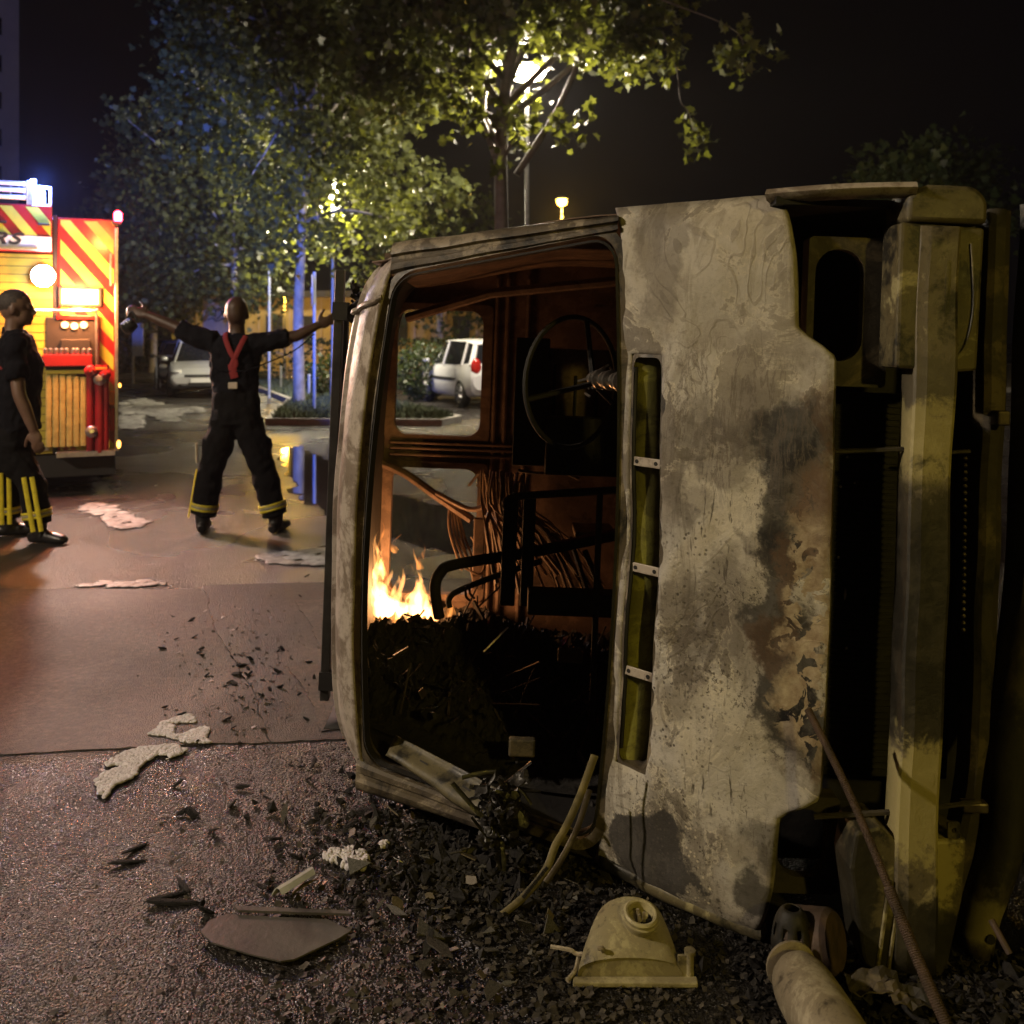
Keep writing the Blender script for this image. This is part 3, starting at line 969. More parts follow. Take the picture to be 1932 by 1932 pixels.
YB = 4.44
wins = [(-0.585, -0.188, 0.993, 1.573), (-0.585, -0.188, 0.257, 0.84)]
xs_ = [-0.66, -0.585, -0.4, -0.188, -0.1, 0.1, 0.35, 0.55]
zs_ = [0.03, 0.15, 0.257, 0.5, 0.84, 0.993, 1.3, 1.573, 1.7, 1.83]
g = G()
g.grid(lambda x, z: Vector((x, YB, z)), xs_, zs_, lambda x, z: any(a < x < b_ and c < z < d for a, b_, c, d in wins))
wall = g.build('back_wall', M_rust, van, solid=0.006)
for a, b_, c, d in wins:
    inner = rrect(a, b_, c, d, 0.06, 5); outer = rrect(a - 0.045, b_ + 0.045, c - 0.03, d + 0.03, 0.03, 5)
    i3 = [Vector((x, YB - 0.02, z)) for x, z in inner]; o3 = [Vector((x, YB - 0.02, z)) for x, z in outer]
    i4 = [Vector((x, YB + 0.03, z)) for x, z in inner]; o4 = [Vector((x, YB - 0.003, z)) for x, z in outer]
    g = G(); g.strip(o3, i3); g.strip(i3, i4); g.strip(o4, o3)
    g.build('window_frame', M_rust, wall, smooth=True, angle=30)
for z in (0.93, 0.9, 0.955):
    G().box((-0.2, YB - 0.018, z), (0.8, 0.02, 0.012)).build('pressed_rib', M_rust, wall, bevel=0.003)
for x in (-0.125, -0.075, 0.02):
    G().tube([(x, YB - 0.01, 0.1), (x, YB - 0.012, 1.73)], 0.012, 8).build('pressed_rib', M_rust, wall, smooth=True)
g = G(); g.tube([P(745, 612, 4.35), P(900, 560, 4.2), P(1140, 528, 4.0)], 0.022, 8); g.build('cant_rail', M_rust, van, smooth=True)
G().box(P(1112, 566, 4.3), (0.09, 0.004, 0.035)).build('tag_plate', M_wire, van)

# steering wheel and column
sw_c = P(1052, 724, 3.0); a = R(42)
tv = Vector((math.cos(a), math.sin(a), 0)); zv = Vector((0, 0, 1))
g = G(); g.tube([sw_c + tv * (0.205 * math.cos(t)) + zv * (0.205 * math.sin(t)) for t in [2 * math.pi * k / 40 for k in range(41)]], 0.0085, 8, caps=False)
sw = g.build('steering_wheel', M_soot, van, smooth=True)
hub = sw_c + tv.cross(zv) * 0.06 + Vector((0.05, -0.05, 0))
hub = sw_c + Vector((0.06, -0.045, 0.0))
for ang in (75, 195, 340):
    t = R(ang)
    e = sw_c + tv * (0.2 * math.cos(t)) + zv * (0.2 * math.sin(t))
    G().tube(catmull([e, e.lerp(hub, 0.5) + Vector((0, -0.005, 0)), hub], 4), [0.009] * 9, 6).build('spoke', M_soot, sw, smooth=True)
col_a = P(1085, 715, 3.0); col_b = P(1165, 722, 2.72)
dirc = (col_b - col_a).normalized()
g = G(); g.tube([col_a, col_b + dirc * 0.12], 0.016, 10)
for k in range(7):
    p = col_a.lerp(col_b, 0.1 + 0.12 * k)
    rr = 0.026 + 0.006 * (k % 2)
    g.lathe([(rr * 0.7, 0), (rr, 0.004), (rr, 0.014), (rr * 0.7, 0.018)], p, dirc, 12)
for k in range(14):
    p = col_a + Vector((random.uniform(-.01, .06), random.uniform(-.03, .03), random.uniform(-.06, .05)))
    g.tube([p, p + noisev(p, 40, 0.05)], 0.004, 5)
g.build('steering_column', M_brightmetal, van, smooth=True)

# scorched boxes and panels behind the dash
def slab(name, px0, px1, py0, py1, d, t, mat, lean=0.0):
    a = P(px0, py0, d); b_ = P(px1, py1, d)
    g = G(); g.box2((a.x, a.y, b_.z), (b_.x, a.y + t, a.z))
    return g.build(name, mat, van, bevel=0.006)


slab('heater_box', 948, 1012, 642, 884, 3.6, 0.14, M_soot)
dp = slab('dash_panel', 1012, 1170, 660, 893, 3.66, 0.05, M_rust)
for k in range(3):
    x0 = 1020 + 40 * k
    slab('dash_bracket', x0, x0 + 6, 690 + 20 * k, 860, 3.65, 0.02, M_soot)
slab('dash_bulk', 1010, 1175, 790, 900, 3.5, 0.1, M_soot)
G().tube(catmull([P(960, 893, 3.58), P(1000, 897, 3.57), P(1040, 893, 3.57), P(1075, 905, 3.55)], 4), 0.006, 6).build('melted_edge', M_wire, van, smooth=True)

# seat frames, tubes and beams
def tubepx(name, pts, r, mat=M_soot, n=8, sub=5):
    return G().tube(catmull([P(*p) for p in pts], sub), r, n).build(name, mat, van, smooth=True)


tubepx('seat_tube', [(822, 1175, 3.72), (812, 1120, 3.7), (822, 1090, 3.7), (850, 1074, 3.69), (1000, 1044, 3.6), (1165, 1003, 3.4)], 0.022, M_soot, 10)
tubepx('seat_tube', [(842, 1156, 3.8), (840, 1140, 3.8), (860, 1122, 3.78), (940, 1088, 3.72), (1010, 1062, 3.66)], 0.012)
tubepx('seat_tube', [(870, 1115, 3.75), (872, 1135, 3.75), (882, 1142, 3.75)], 0.005)
tubepx('seat_tube', [(880, 1108, 3.75), (878, 1126, 3.75), (888, 1138, 3.75)], 0.005)
slab('seat_post', 934, 962, 948, 1150, 3.55, 0.04, M_soot)
slab('seat_post', 972, 996, 938, 1150, 3.56, 0.04, M_soot)
slab('seat_post', 1107, 1119, 928, 1420, 3.2, 0.015, M_soot)
tubepx('seat_tube', [(938, 965, 3.55), (946, 947, 3.55), (975, 940, 3.54), (1165, 922, 3.3)], 0.014)
slab('seat_beam', 985, 1180, 1124, 1166, 3.3, 0.1, M_soot)
slab('shelf_plate', 1072, 1150, 1004, 1016, 3.75, 0.2, M_wire)
o = slab('bent_plate', 1045, 1092, 1226, 1254, 3.3, 0.02, M_rust)
tubepx('support_bar', [(1092, 1040, 3.7), (1128, 1120, 3.6)], 0.012)
tubepx('support_bar', [(1064, 1016, 3.75), (1100, 1120, 3.6)], 0.01)
tubepx('support_bar', [(905, 1238, 3.3), (950, 1190, 3.35)], 0.003, M_brightmetal)
tubepx('side_rail', [(700, 885, 4.42), (750, 905, 4.4), (812, 945, 4.36), (880, 988, 4.3)], 0.02, M_rust)
tubepx('side_rail', [(812, 940, 4.34), (872, 968, 4.3), (905, 962, 4.28)], 0.012, M_rust)
for k in range(5):
    x = 845 + 8 * k
    tubepx('loose_strip', [(838 + 3 * k, 960, 4.36), (x - 6, 1010 + 5 * k, 4.32), (865 + 7 * k, 1085 + random.randint(-20, 14), 4.25)], 0.006, M_wire, 6)
tubepx('loose_strip', [(880, 1020, 4.3), (905, 1060, 4.25), (900, 1090, 4.2), (870, 1080, 4.2)], 0.005, M_wire, 6)
slab('inner_post', 884, 906, 985, 1120, 4.25, 0.03, M_rust)
for k in range(34):
    x0 = random.uniform(888, 985); t = (x0 - 888) / 97
    y0_ = 900 + random.uniform(-8, 18)
    x1 = x0 + random.uniform(10, 60) + t * 95; y1 = 1080 + random.uniform(0, 60)
    d0 = random.uniform(4.0, 4.25); d1 = random.uniform(3.8, 4.15)
    tubepx('wire', [(x0, y0_, d0), (x0 + random.uniform(-6, 10), y0_ + 60, d0), ((x0 + x1) / 2 + random.uniform(-12, 6), 1010 + random.uniform(-10, 10), (d0 + d1) / 2), (x1, y1, d1)],
           random.choice((0.004, 0.006, 0.008, 0.01)), M_wire, 6, 4)
for k in range(6):
    x0 = random.uniform(860, 900)
    tubepx('wire', [(x0, 925, 4.2), (x0 + 25, 900, 4.18), (x0 + 70, 935, 4.15), (x0 + 80, 1000, 4.1)], 0.004, M_wire, 5, 4)

# burnt rubble lying inside on the lower side
def rub(x, y):
    q = Vector((x, y, 0))
    h = 0.05 + 0.07 * mnoise.fractal(q * 3 + Vector((0, 0, 1)), 1, 2, 6) + 0.05 * abs(mnoise.noise(q * 16 + Vector((0, 0, 4)))) + 0.035 * mnoise.noise(q * 38) + 0.018 * mnoise.noise(q * 80)
    h += 0.06 * math.exp(-((x + 0.1) ** 2 / 0.06 + (y - 3.95) ** 2 / 0.1))
    base = 0.13 * sstep(0.22, -0.6, x)
    h += (0.16 - 0.1 * sstep(0.15, -0.45, x)) * math.exp(-((y - 3.86 - 0.06 * mnoise.noise(q * 6)) ** 2) / 0.014) * (1 + 0.5 * mnoise.noise(Vector((x * 7, 0, 2))))
    return Vector((x, y, max(h, 0.015) + 0.04 + base))


def rub2(x, t):
    y0 = max(Y0(x) + 0.14, 2.95 if x > -0.4 else 3.05)
    p = rub(x, y0 + (4.42 - y0) * t)
    b0 = 0.045 + 0.13 * sstep(0.22, -0.6, x)
    p.z = b0 + (p.z - b0) * sstep(0, 0.15, t)
    return p
g = G(); g.grid(rub2, [-0.585 + 1.06 * k / 110 for k in range(111)], [k / 130 for k in range(131)])
g.build('burnt_lining', M_char, van)
for k in range(150):
    x, y = random.uniform(-0.45, 0.42), random.uniform(3.05, 3.95)
    z = rub(x, y).z
    g = G(); rot = Quaternion((random.random(), random.random(), random.random(), random.random())).normalized().to_matrix()
    if k % 3: g.box((x, y, z + 0.01), (random.uniform(.03, .12), random.uniform(.008, .04), random.uniform(.003, .012)), rot)
    else: g.tube([(x, y, z), (x + random.uniform(-.2, .2), y + random.uniform(-.2, .2), z + random.uniform(.02, .15))], 0.004, 5)
    g.build('burnt_scrap', random.choice((M_char, M_char, M_soot, M_soot, M_steel)), van)
slab('burnt_scrap', 955, 1005, 1402, 1436, 2.9, 0.03, M_bump2)

# ---- front lower structure
front = 2.175
g = G()   # fender edge below the bonnet (rests on the road) and above it
for sg in (-1,):
    g = G()
    rows = []
    for k in range(25):
        u = k / 24 * umax(1.0)
        rows.append(u)
    def edge_fn(u, t):
        p = HS(u, sg * 1.0, 0.4)
        out = Vector((0, -0.052 - 0.014 * math.sin(t * math.pi) + 0.035 * t * t, sg * 0.05 * t))
        return p + out + (Vector((0.01, 0, 0.045)) if sg < 0 else Vector((0, 0, -0.045)))
    g.grid(edge_fn, rows, [0, 0.15, 0.35, 0.6, 0.8, 1.0])
    g.build('fender_edge', M_shell if sg > 0 else M_bump, van, smooth=True, solid=0.003)  # lower edge: yellower enamel, greenish lamplight put into its colour
# rim strip from the fender over the headlamp opening to the corner piece
g = G(); g.tube(catmull([Vector((0.56, 2.31, 1.812)), Vector((0.66, 2.25, 1.816)), Vector((0.76, 2.22, 1.82)), Vector((0.86, 2.2, 1.822))], 4), [(0.019, 0.045)] * 13, 8, ref=(0, 0, 1))
g.build('fender_rim', M_shell, van, smooth=True)
G().box2((0.56, 2.26, 1.788), (0.99, 2.64, 1.806)).build('bay_top_blackout', M_soot, van)  # black sheet added for the deep shade under the rim strip


def rounded_block(name, x0, x1, y0, y1, z0, z1, r, mat, corner):
    """block whose outer top corner is rounded off"""
    pts = [(x0, z0), (x1, z0)]
    for k in range(9):
        t = R(90 * k / 8)
        pts.append((x1 - r + r * math.cos(t), z1 - r + r * math.sin(t)))
    pts += [(x0 + 0.05, z1), (x0 + 0.02, z1 - 0.012), (x0, z1 - 0.03)]
    g = G(); g.prism(pts, (0, y0, 0), (1, 0, 0), (0, 0, 1), (0, y1 - y0, 0))
    return g.build(name, mat, van, bevel=0.012, smooth=True)


rounded_block('corner_cap', 0.835, 1.02, front - 0.005, front + 0.13, 1.745, 1.832, 0.05, M_bump, 1)


def channel(name, x0, x1, z0, z1, mat, y=front, depth=0.07):
    pr = [(x0, y + depth), (x0, y + 0.006), (x0 + 0.004, y + 0.001), (x0 + 0.02, y - 0.004), (x0 + 0.024, y - 0.006), (x1 - 0.01, y - 0.006), (x1 - 0.004, y - 0.003), (x1, y + 0.006), (x1, y + depth)]
    g = G()
    zs = [z0 + (z1 - z0) * k / 30 for k in range(31)]
    g.grid(lambda i, z: Vector((pr[int(i)][0], pr[int(i)][1], z)) + noisev((pr[int(i)][0], 0, z), 4, 0.006), list(range(len(pr))), zs)
    return g.build(name, mat, van, smooth=True, solid=0.004, angle=25)


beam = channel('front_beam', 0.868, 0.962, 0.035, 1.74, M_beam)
# upper end plate
g = G(); g.prism([(0.825, 1.745), (0.825, 1.41), (0.96, 1.405), (1.012, 1.41), (1.018, 1.738)], (0, front + 0.004, 0), (1, 0, 0), (0, 0, 1), (0, 0.11, 0))
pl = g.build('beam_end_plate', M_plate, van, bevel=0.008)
G().tube(catmull([Vector((0.985, front - 0.001, 1.70)), Vector((0.995, front - 0.001, 1.56)), Vector((0.98, front - 0.001, 1.47)), Vector((0.95, front - 0.001, 1.43))], 5), 0.0025, 6).build('pressed_bead', M_bump, pl, smooth=True)
G().box((0.93, front - 0.004, 1.55), (0.006, 0.006, 0.22)).build('pressed_bead', M_bump, pl)
# lower end plate: wide, folded
pts = [(0.80, 0.06), (0.765, 0.26), (0.775, 0.345), (0.83, 0.362), (0.868, 0.33), (0.962, 0.332), (1.03, 0.34), (1.025, 0.2), (1.0, 0.06), (0.985, 0.02), (0.82, 0.018)]
g = G(); g.prism(pts, (0, front + 0.008, 0), (1, 0, 0), (0, 0, 1), (0, 0.12, 0))
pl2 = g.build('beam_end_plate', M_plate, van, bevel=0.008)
for x in (0.835, 0.86):
    G().tube([(x, front + 0.006, 0.04), (x + 0.02, front + 0.005, 0.24)], 0.005, 6).build('pressed_bead', M_bump, pl2, smooth=True)
g = G()
inner = rrect(-0.005, 0.005, -0.006, 0.006, 0.004, 3); outer = rrect(-0.014, 0.014, -0.019, 0.019, 0.005, 3)
O3 = lambda L, y: [Vector((1.0 + a, y, 0.357 + b_)) for a, b_ in L]
g.strip(O3(outer, front + 0.01), O3(inner, front + 0.01)); g.strip(O3(inner, front + 0.01), O3(inner, front + 0.016)); g.strip(O3(outer, front + 0.01), O3(outer, front + 0.016)); g.strip(O3(outer, front + 0.016), O3(inner, front + 0.016))
g.build('mounting_tab', M_bump, pl2)

# headlamp bucket at the top with an oval hole, radiator and dark engine bay behind
def oval_panel(name, x0, x1, z0, z1, y, hx0, hx1, hz0, hz1, r, mat):
    inner = rrect(hx0, hx1, hz0, hz1, r, 6); outer = rrect(x0, x1, z0, z1, 0.012, 6)
    g = G(); f = lambda L, yy: [Vector((a, yy, b_)) for a, b_ in L]
    g.strip(f(outer, y), f(inner, y)); g.strip(f(inner, y), f(inner, y + 0.03)); g.strip(f(outer, y), f(outer, y + 0.05))
    return g.build(name, mat, van, smooth=True, angle=30)


oval_panel('headlamp_panel', 0.655, 0.85, 1.36, 1.72, 2.30, 0.672, 0.79, 1.42, 1.69, 0.055, M_bump2)
oval_panel('headlamp_panel', 0.63, 0.80, 0.1, 0.34, 2.36, 0.65, 0.77, 0.14, 0.31, 0.055, M_bump2)
g = G(); g.box2((0.56, 2.62, 0.05), (1.25, 2.66, 1.85)); g.build('bay_blackout', M_soot, van)  # black board added behind the grille so no light leaks through
g = G(); g.box2((0.70, 2.44, 0.36), (1.10, 2.50, 1.34)); rad = g.build('radiator', M_soot, van, bevel=0.004)
for k in range(60):
    G().box((0.90, 2.438, 0.38 + k * 0.016), (0.38, 0.006, 0.004)).build('radiator_fin', M_soot, rad)
G().tube([(0.715, 2.24, 1.208), (0.87, 2.22, 1.222)], 0.006, 6).build('support_rod', M_bump2, van)
G().tube([(0.70, 2.25, 0.345), (0.88, 2.22, 0.378)], 0.007, 6).build('support_rod', M_bump2, van)
G().tube([(0.96, 2.24, 0.378), (1.09, 2.25, 0.395)], 0.006, 6).build('support_rod', M_bump2, van)
G().tube([(0.96, 2.3, 1.205), (1.06, 2.3, 1.215)], 0.005, 6).build('support_rod', M_bump2, van)
for k in range(26):
    G().lathe([(0.003, 0), (0.006, 0.004), (0.003, 0.009)], (1.06 - 0.0004 * k, 2.3, 0.78 + k * 0.0165), (0, 0, 1), 8).build('braided_strap', M_steel, van, smooth=True)
for k in range(9):
    x, z = random.uniform(.74, .86), random.uniform(.5, 1.2)
    G().ellipsoid((x, 2.43, z), (0.004, 0.004, random.choice((.004, .004, .016))), None, 8, 5).build('molten_drop', M_brightmetal, van, smooth=True)
# inner member and outer bumper at the right
g = G()
def member(i, z):
    pr = [(1.085, 2.36), (1.088, 2.30), (1.10, 2.29), (1.125, 2.295), (1.13, 2.31), (1.15, 2.32), (1.155, 2.42)]
    x, y = pr[int(i)]
    return Vector((x - 0.03 * sstep(0.5, 0.1, z), y, z)) + noisev((x, 0, z), 5, 0.006)
g.grid(member, list(range(7)), [0.12 + 1.68 * k / 30 for k in range(31)])
g.build('inner_member', M_bump2, van, smooth=True, solid=0.004, angle=25)
G().box((1.115, 2.27, 1.30), (0.03, 0.04, 0.035)).build('bracket', M_steel, van, bevel=0.005)
G().box((1.08, 2.26, 0.38), (0.06, 0.03, 0.025)).build('bracket', M_steel, van, bevel=0.005)
def bumper(t, z):
    xl = 1.165 - 0.045 * sstep(0.95, 0.35, z) - 0.06 * sstep(0.35, 0.03, z)
    xr = 1.33 - 0.03 * sstep(1.0, 0.6, z) - 0.10 * sstep(0.62, 0.38, z) - 0.06 * sstep(0.3, 0.03, z)
    x = xl + (xr - xl) * t
    y = 2.27 - 0.05 * math.sin(math.pi * t) ** 0.6 + 0.06 * (t > 0.95) + 0.05 * (t < 0.05)
    return Vector((x, y, z)) + noisev((x, y, z), 3, 0.012)
g = G(); g.grid(bumper, [0, 0.06, 0.15, 0.3, 0.45, 0.6, 0.75, 0.88, 0.95, 1.0], [0.035 + 1.785 * k / 40 for k in range(41)])
bp = g.build('bumper', scorched('smoked bumper enamel', (0.3, 0.26, 0.13), (0.085, 0.07, 0.04), (0.018, 0.016, 0.011), 1.15, 0.6, 3.5, zones=[(1.15, 0.42, 0.08, 0.2, _sm, 0.85), (1.27, 0.72, 0.07, 0.3, _lit, 0.6), (1.12, 0.12, 0.08, 0.06, _lit, 0.4), (1.17, 1.2, 0.05, 0.5, _sm, 0.7)]), van, smooth=True, solid=0.004, angle=40)
for z, t in ((1.68, 0.5), (1.5, 0.75), (1.17, 0.7), (0.62, 0.5), (0.09, 0.55)):
    p = bumper(t, z)
    G().lathe([(0.011, -0.002), (0.011, 0.003)], p + Vector((0, -0.004, 0)), (0, -1, 0), 12).build('bolt_hole', M_soot, bp)
# underside behind: chassis rails, axle, wheels burnt to the rims
for z in (0.55, 1.3):
    G().box2((0.75, 2.7, z - 0.04), (0.9, 5.6, z + 0.04)).build('chassis_rail', M_rust, van)
G().tube([(0.98, 3.15, 0.2), (0.98, 3.15, 1.65)], 0.035, 10).build('axle', M_rust, van, smooth=True)
for z in (0.16, 1.66):
    g = G(); g.lathe([(0.06, -0.1), (0.19, -0.09), (0.2, -0.08), (0.18, -0.06), (0.175, 0.06), (0.2, 0.08), (0.19, 0.09), (0.05, 0.03)], (0.98, 3.15, z), (0, 0, 1), 24)
    g.build('wheel_rim', M_rust, van, smooth=True)

# roof rack: one cross bar with its brackets
p0 = P(607, 528, 3.2); p1 = P(603, 1338, 3.2)
g = G(); g.box2((p0.x - 0.012, 3.18, p1.z), (p0.x + 0.018, 3.215, p0.z)); rk = g.build('roof_rack_bar', plain('rack paint black', (0.05, 0.046, 0.04), 0.5, c2=(0.022, 0.02, 0.018), scale=14, bscale=50), van, bevel=0.003)
G().box2((p0.x + 0.021, 3.19, p1.z + 0.3), (p0.x + 0.034, 3.22, p0.z - 0.12)).build('rack_rail', M_soot, rk, bevel=0.002)
for py, dz in ((606, 1), (1300, -1)):
    q = P(612, py, 3.2)
    g = G(); g.tube(catmull([q, q + Vector((0.03, 0, -0.01 * dz)), q + Vector((0.07, 0.02, -0.035 * dz)), q + Vector((0.13, 0.03, -0.05 * dz))], 4), [(0.012, 0.022)] * 13, 8, ref=(0, 1, 0))
    g.box(q + Vector((0.0, -0.005, 0)), (0.05, 0.045, 0.06))
    g.build('rack_bracket', M_soot, rk, smooth=True)
g = G()
g.tube(catmull([P(625, 610, 3.25), P(650, 590, 3.2), P(680, 566, 3.15), P(705, 545, 3.1)], 4), [(0.014, 0.03)] * 13, 8)
for k in range(18):
    p = P(random.uniform(630, 690), random.uniform(545, 600), 3.2)
    g.tube([p, p + noisev(p, 30, 0.06)], random.uniform(.004, .012), 5)
g.build('melted_trim', M_soot, van)

# heap of melted stuff at the broken pillar end, hanging trim strips
g = G()
for k in range(60):
    p = P(random.gauss(938, 20), random.gauss(1552, 30), 2.55 + random.uniform(-.07, .06))
    p.z = max(p.z, 0.02)
    gg = G(); gg.ellipsoid((0, 0, 0), (random.uniform(.008, .028), random.uniform(.006, .02), random.uniform(.006, .03)), Quaternion((random.random(), random.random(), random.random(), random.random())).normalized().to_matrix(), 8, 6)
    for q_ in gg.v:
        pass
    g.add([p + Vector(q_) + noisev(Vector(q_) * 3 + p, 22, 0.016) for q_ in gg.v], gg.f)
    if k % 2: g.tube(catmull([p, p + Vector((random.uniform(-.04, .04), random.uniform(-.03, .03), random.uniform(-.03, .06))), p + Vector((random.uniform(-.1, .08), 0, random.uniform(-.06, .08)))], 3), [(0.002, random.uniform(.002, .008))] * 7, 5)
g.build('molten_clump', plain('molten plastic', (0.03, 0.027, 0.024), 0.4, c2=(0.008, 0.007, 0.007), scale=20, bscale=60, bstr=0.8, rvar=0.2), van, smooth=True, angle=30)
van.rotation_euler = (0, R(2.1), 0)

# ---- fire burning inside
fire_c = Vector((-0.50, 4.12, 0.20))
fire = thing('fire', fire_c, 'bright orange flames burning inside the overturned van', 'fire')


def flame_mat(name, strength, c):
    m = bpy.data.materials.new(name); m.use_nodes = True
    nt = m.node_tree
    for n in list(nt.nodes):
        if n.type == 'BSDF_PRINCIPLED': nt.nodes.remove(n)
    out = [n for n in nt.nodes if n.type == 'OUTPUT_MATERIAL'][0]
    pv = nt.nodes.new('ShaderNodeEmission')
    v = objvec(nt)
    mp = nt.nodes.new('ShaderNodeMapping'); mp.inputs['Scale'].default_value = (1, 1, 0.4); nt.links.new(v, mp.inputs[0])
    n1 = tex_noise(nt, mp.outputs[0], 26, 3, 0.6, 0.8)
    st = ramp(nt, n1, [(0.4, (0.015,) * 3), (0.5, (0.35,) * 3), (0.62, (1, 1, 1))])
    nt.links.new(mathn(nt, 'MULTIPLY', st, strength), pv.inputs['Strength'])
    pv.inputs['Color'].default_value = (*c, 1)
    nt.links.new(pv.outputs[0], out.inputs['Volume'])
    return m


M_fl1 = flame_mat('flame core', 120, (1.0, 0.42, 0.12))
M_fl2 = flame_mat('flame tip', 60, (1.0, 0.34, 0.07))


def tongue(px, py0, py1, w, d, mat, seed, bend=8):
    base = P(px, py0, d); top = P(px, py1, d); h = top.z - base.z
    w = w / F * d
    g = G(); pts = []; rs = []
    rr = random.Random(seed)
    for k in range(15):
        t = k / 14
        sway = math.sin(t * 5 + seed) * bend / F * d * t * 1.5
        pts.append(base + Vector((sway, 0.3 * sway, h * t)))
        r = w * (math.sin(math.pi * min(t * 1.5 + 0.22, 1) ** 0.9) * 0.75 + 0.25) * (1 - t ** 2.2) ** 0.7 * (1 + 0.3 * math.sin(9 * t + seed * 2)) + 0.001
        rs.append((r, r * 0.8))
    g.tube(pts, rs, 10)
    return g.build('flame_tongue', mat, fire, smooth=True, angle=180)


FL = [(706, 1148, 1012, 16, 4.15, M_fl1, 1), (700, 1140, 1040, 22, 4.1, M_fl1, 2), (728, 1150, 1078, 24, 4.12, M_fl1, 3), (752, 1152, 1072, 17, 4.15, M_fl1, 4),
          (780, 1156, 1066, 18, 4.12, M_fl1, 5), (792, 1154, 1038, 12, 4.14, M_fl1, 6), (800, 1158, 1096, 22, 4.08, M_fl1, 7), (770, 1158, 1120, 24, 4.1, M_fl1, 8), (720, 1150, 1108, 30, 4.1, M_fl1, 12),
          (745, 1030, 1012, 5, 4.15, M_fl2, 9), (708, 1060, 990, 8, 4.2, M_fl2, 10), (793, 1060, 1020, 8, 4.2, M_fl2, 11), (845, 1150, 1108, 10, 4.0, M_fl2, 13), (735, 1160, 1130, 36, 4.05, M_fl2, 14),
      (690, 1146, 1060, 20, 4.05, M_fl1, 15), (742, 1150, 1090, 26, 4.1, M_fl1, 16), (786, 1158, 1080, 24, 4.05, M_fl1, 17), (810, 1160, 1120, 16, 4.05, M_fl1, 18), (700, 1080, 1020, 10, 4.1, M_fl1, 19), (716, 1060, 1006, 9, 4.15, M_fl1, 20)]
for a in FL:
    tongue(max(a[0], 714), a[1] + 14, a[2] - 4, a[3] * 1.12, a[4] + 0.06, *a[5:])
point_light('fire_light', fire_c + Vector((0.0, 0.06, 0.17)), (1.0, 0.44, 0.16), 14, 0.1, fire)
# ================================================================== FIRE ENGINE (rear end, partly out of the picture)
M_tred = plain('fire engine red', (0.27, 0.014, 0.02), 0.3, c2=(0.18, 0.01, 0.014), scale=4, coat=0.4, spec=0.5)
M_tyel = plain('reflective yellow film', (0.55, 0.44, 0.06), 0.4, c2=(0.38, 0.3, 0.05), scale=5)
M_tgrn = plain('fluorescent lime film', (0.42, 0.5, 0.06), 0.45, c2=(0.3, 0.36, 0.05), scale=5)
M_twht = plain('white enamel', (0.78, 0.76, 0.74), 0.35, c2=(0.6, 0.58, 0.56), scale=6)
M_alu = plain('brushed aluminium', (0.66, 0.66, 0.68), 0.28, metal=0.9, c2=(0.45, 0.45, 0.47), scale=30)
M_dark = plain('black plastic', (0.02, 0.02, 0.022), 0.5, scale=12)
M_black = plain('matt black skirt', (0.012, 0.012, 0.013), 0.7, scale=9)
M_hose = plain('flat hose canvas', (0.5, 0.42, 0.14), 0.8, c2=(0.34, 0.28, 0.09), scale=14, bscale=80, bstr=0.5)
M_glassdark = plain('dark car glass', (0.012, 0.013, 0.016), 0.06, scale=3, spec=0.7)

M_tailt = plain('red lamp cover', (0.4, 0.015, 0.012), 0.25, scale=9)
TY = 9.2
pt = F / TY
tx = lambda px: ((222 - 966) + (px - 222) * 0.885) / pt
tz = lambda py: CAM_H - (py - 645) / pt
truck = thing('fire_engine', (tx(222), TY, 0), 'red and yellow fire engine with chevron tail and flashing lights, rear end in view', 'fire engine')


def tbox(name, px0, px1, py0, py1, y0, y1, mat, bevel=0.008, parent=None):
    g = G(); g.box2((tx(px0), TY + y0, tz(py1)), (tx(px1), TY + y1, tz(py0)))
    return g.build(name, mat, parent or truck, bevel=bevel)


tbox('body', -250, 222, 414, 852, 0.05, 6.0, M_tred, 0.02)
tbox('skirt', -240, 218, 852, 896, 0.03, 5.9, M_black, 0.01)
tbox('tail_panel', 106, 221, 415, 850, 0.0, 0.05, M_tred, 0.01)
tbox('corner_trim', 216, 223, 430, 850, -0.02, 0.03, M_alu, 0.004)
tbox('panel_seam', 98, 106, 412, 850, -0.012, 0.03, M_dark, 0.003)
tbox('roller_door', -250, 97, 485, 850, -0.005, 0.05, M_tyel, 0.006)
tbox('upper_locker', -250, 96, 398, 482, -0.12, 0.06, M_tred, 0.008)
tbox('name_band', -250, 95.5, 455, 480, -0.13, -0.12, M_twht, 0.002)
tbox('rail_strip', -250, 70, 474, 480, -0.15, -0.13, M_alu, 0.003)


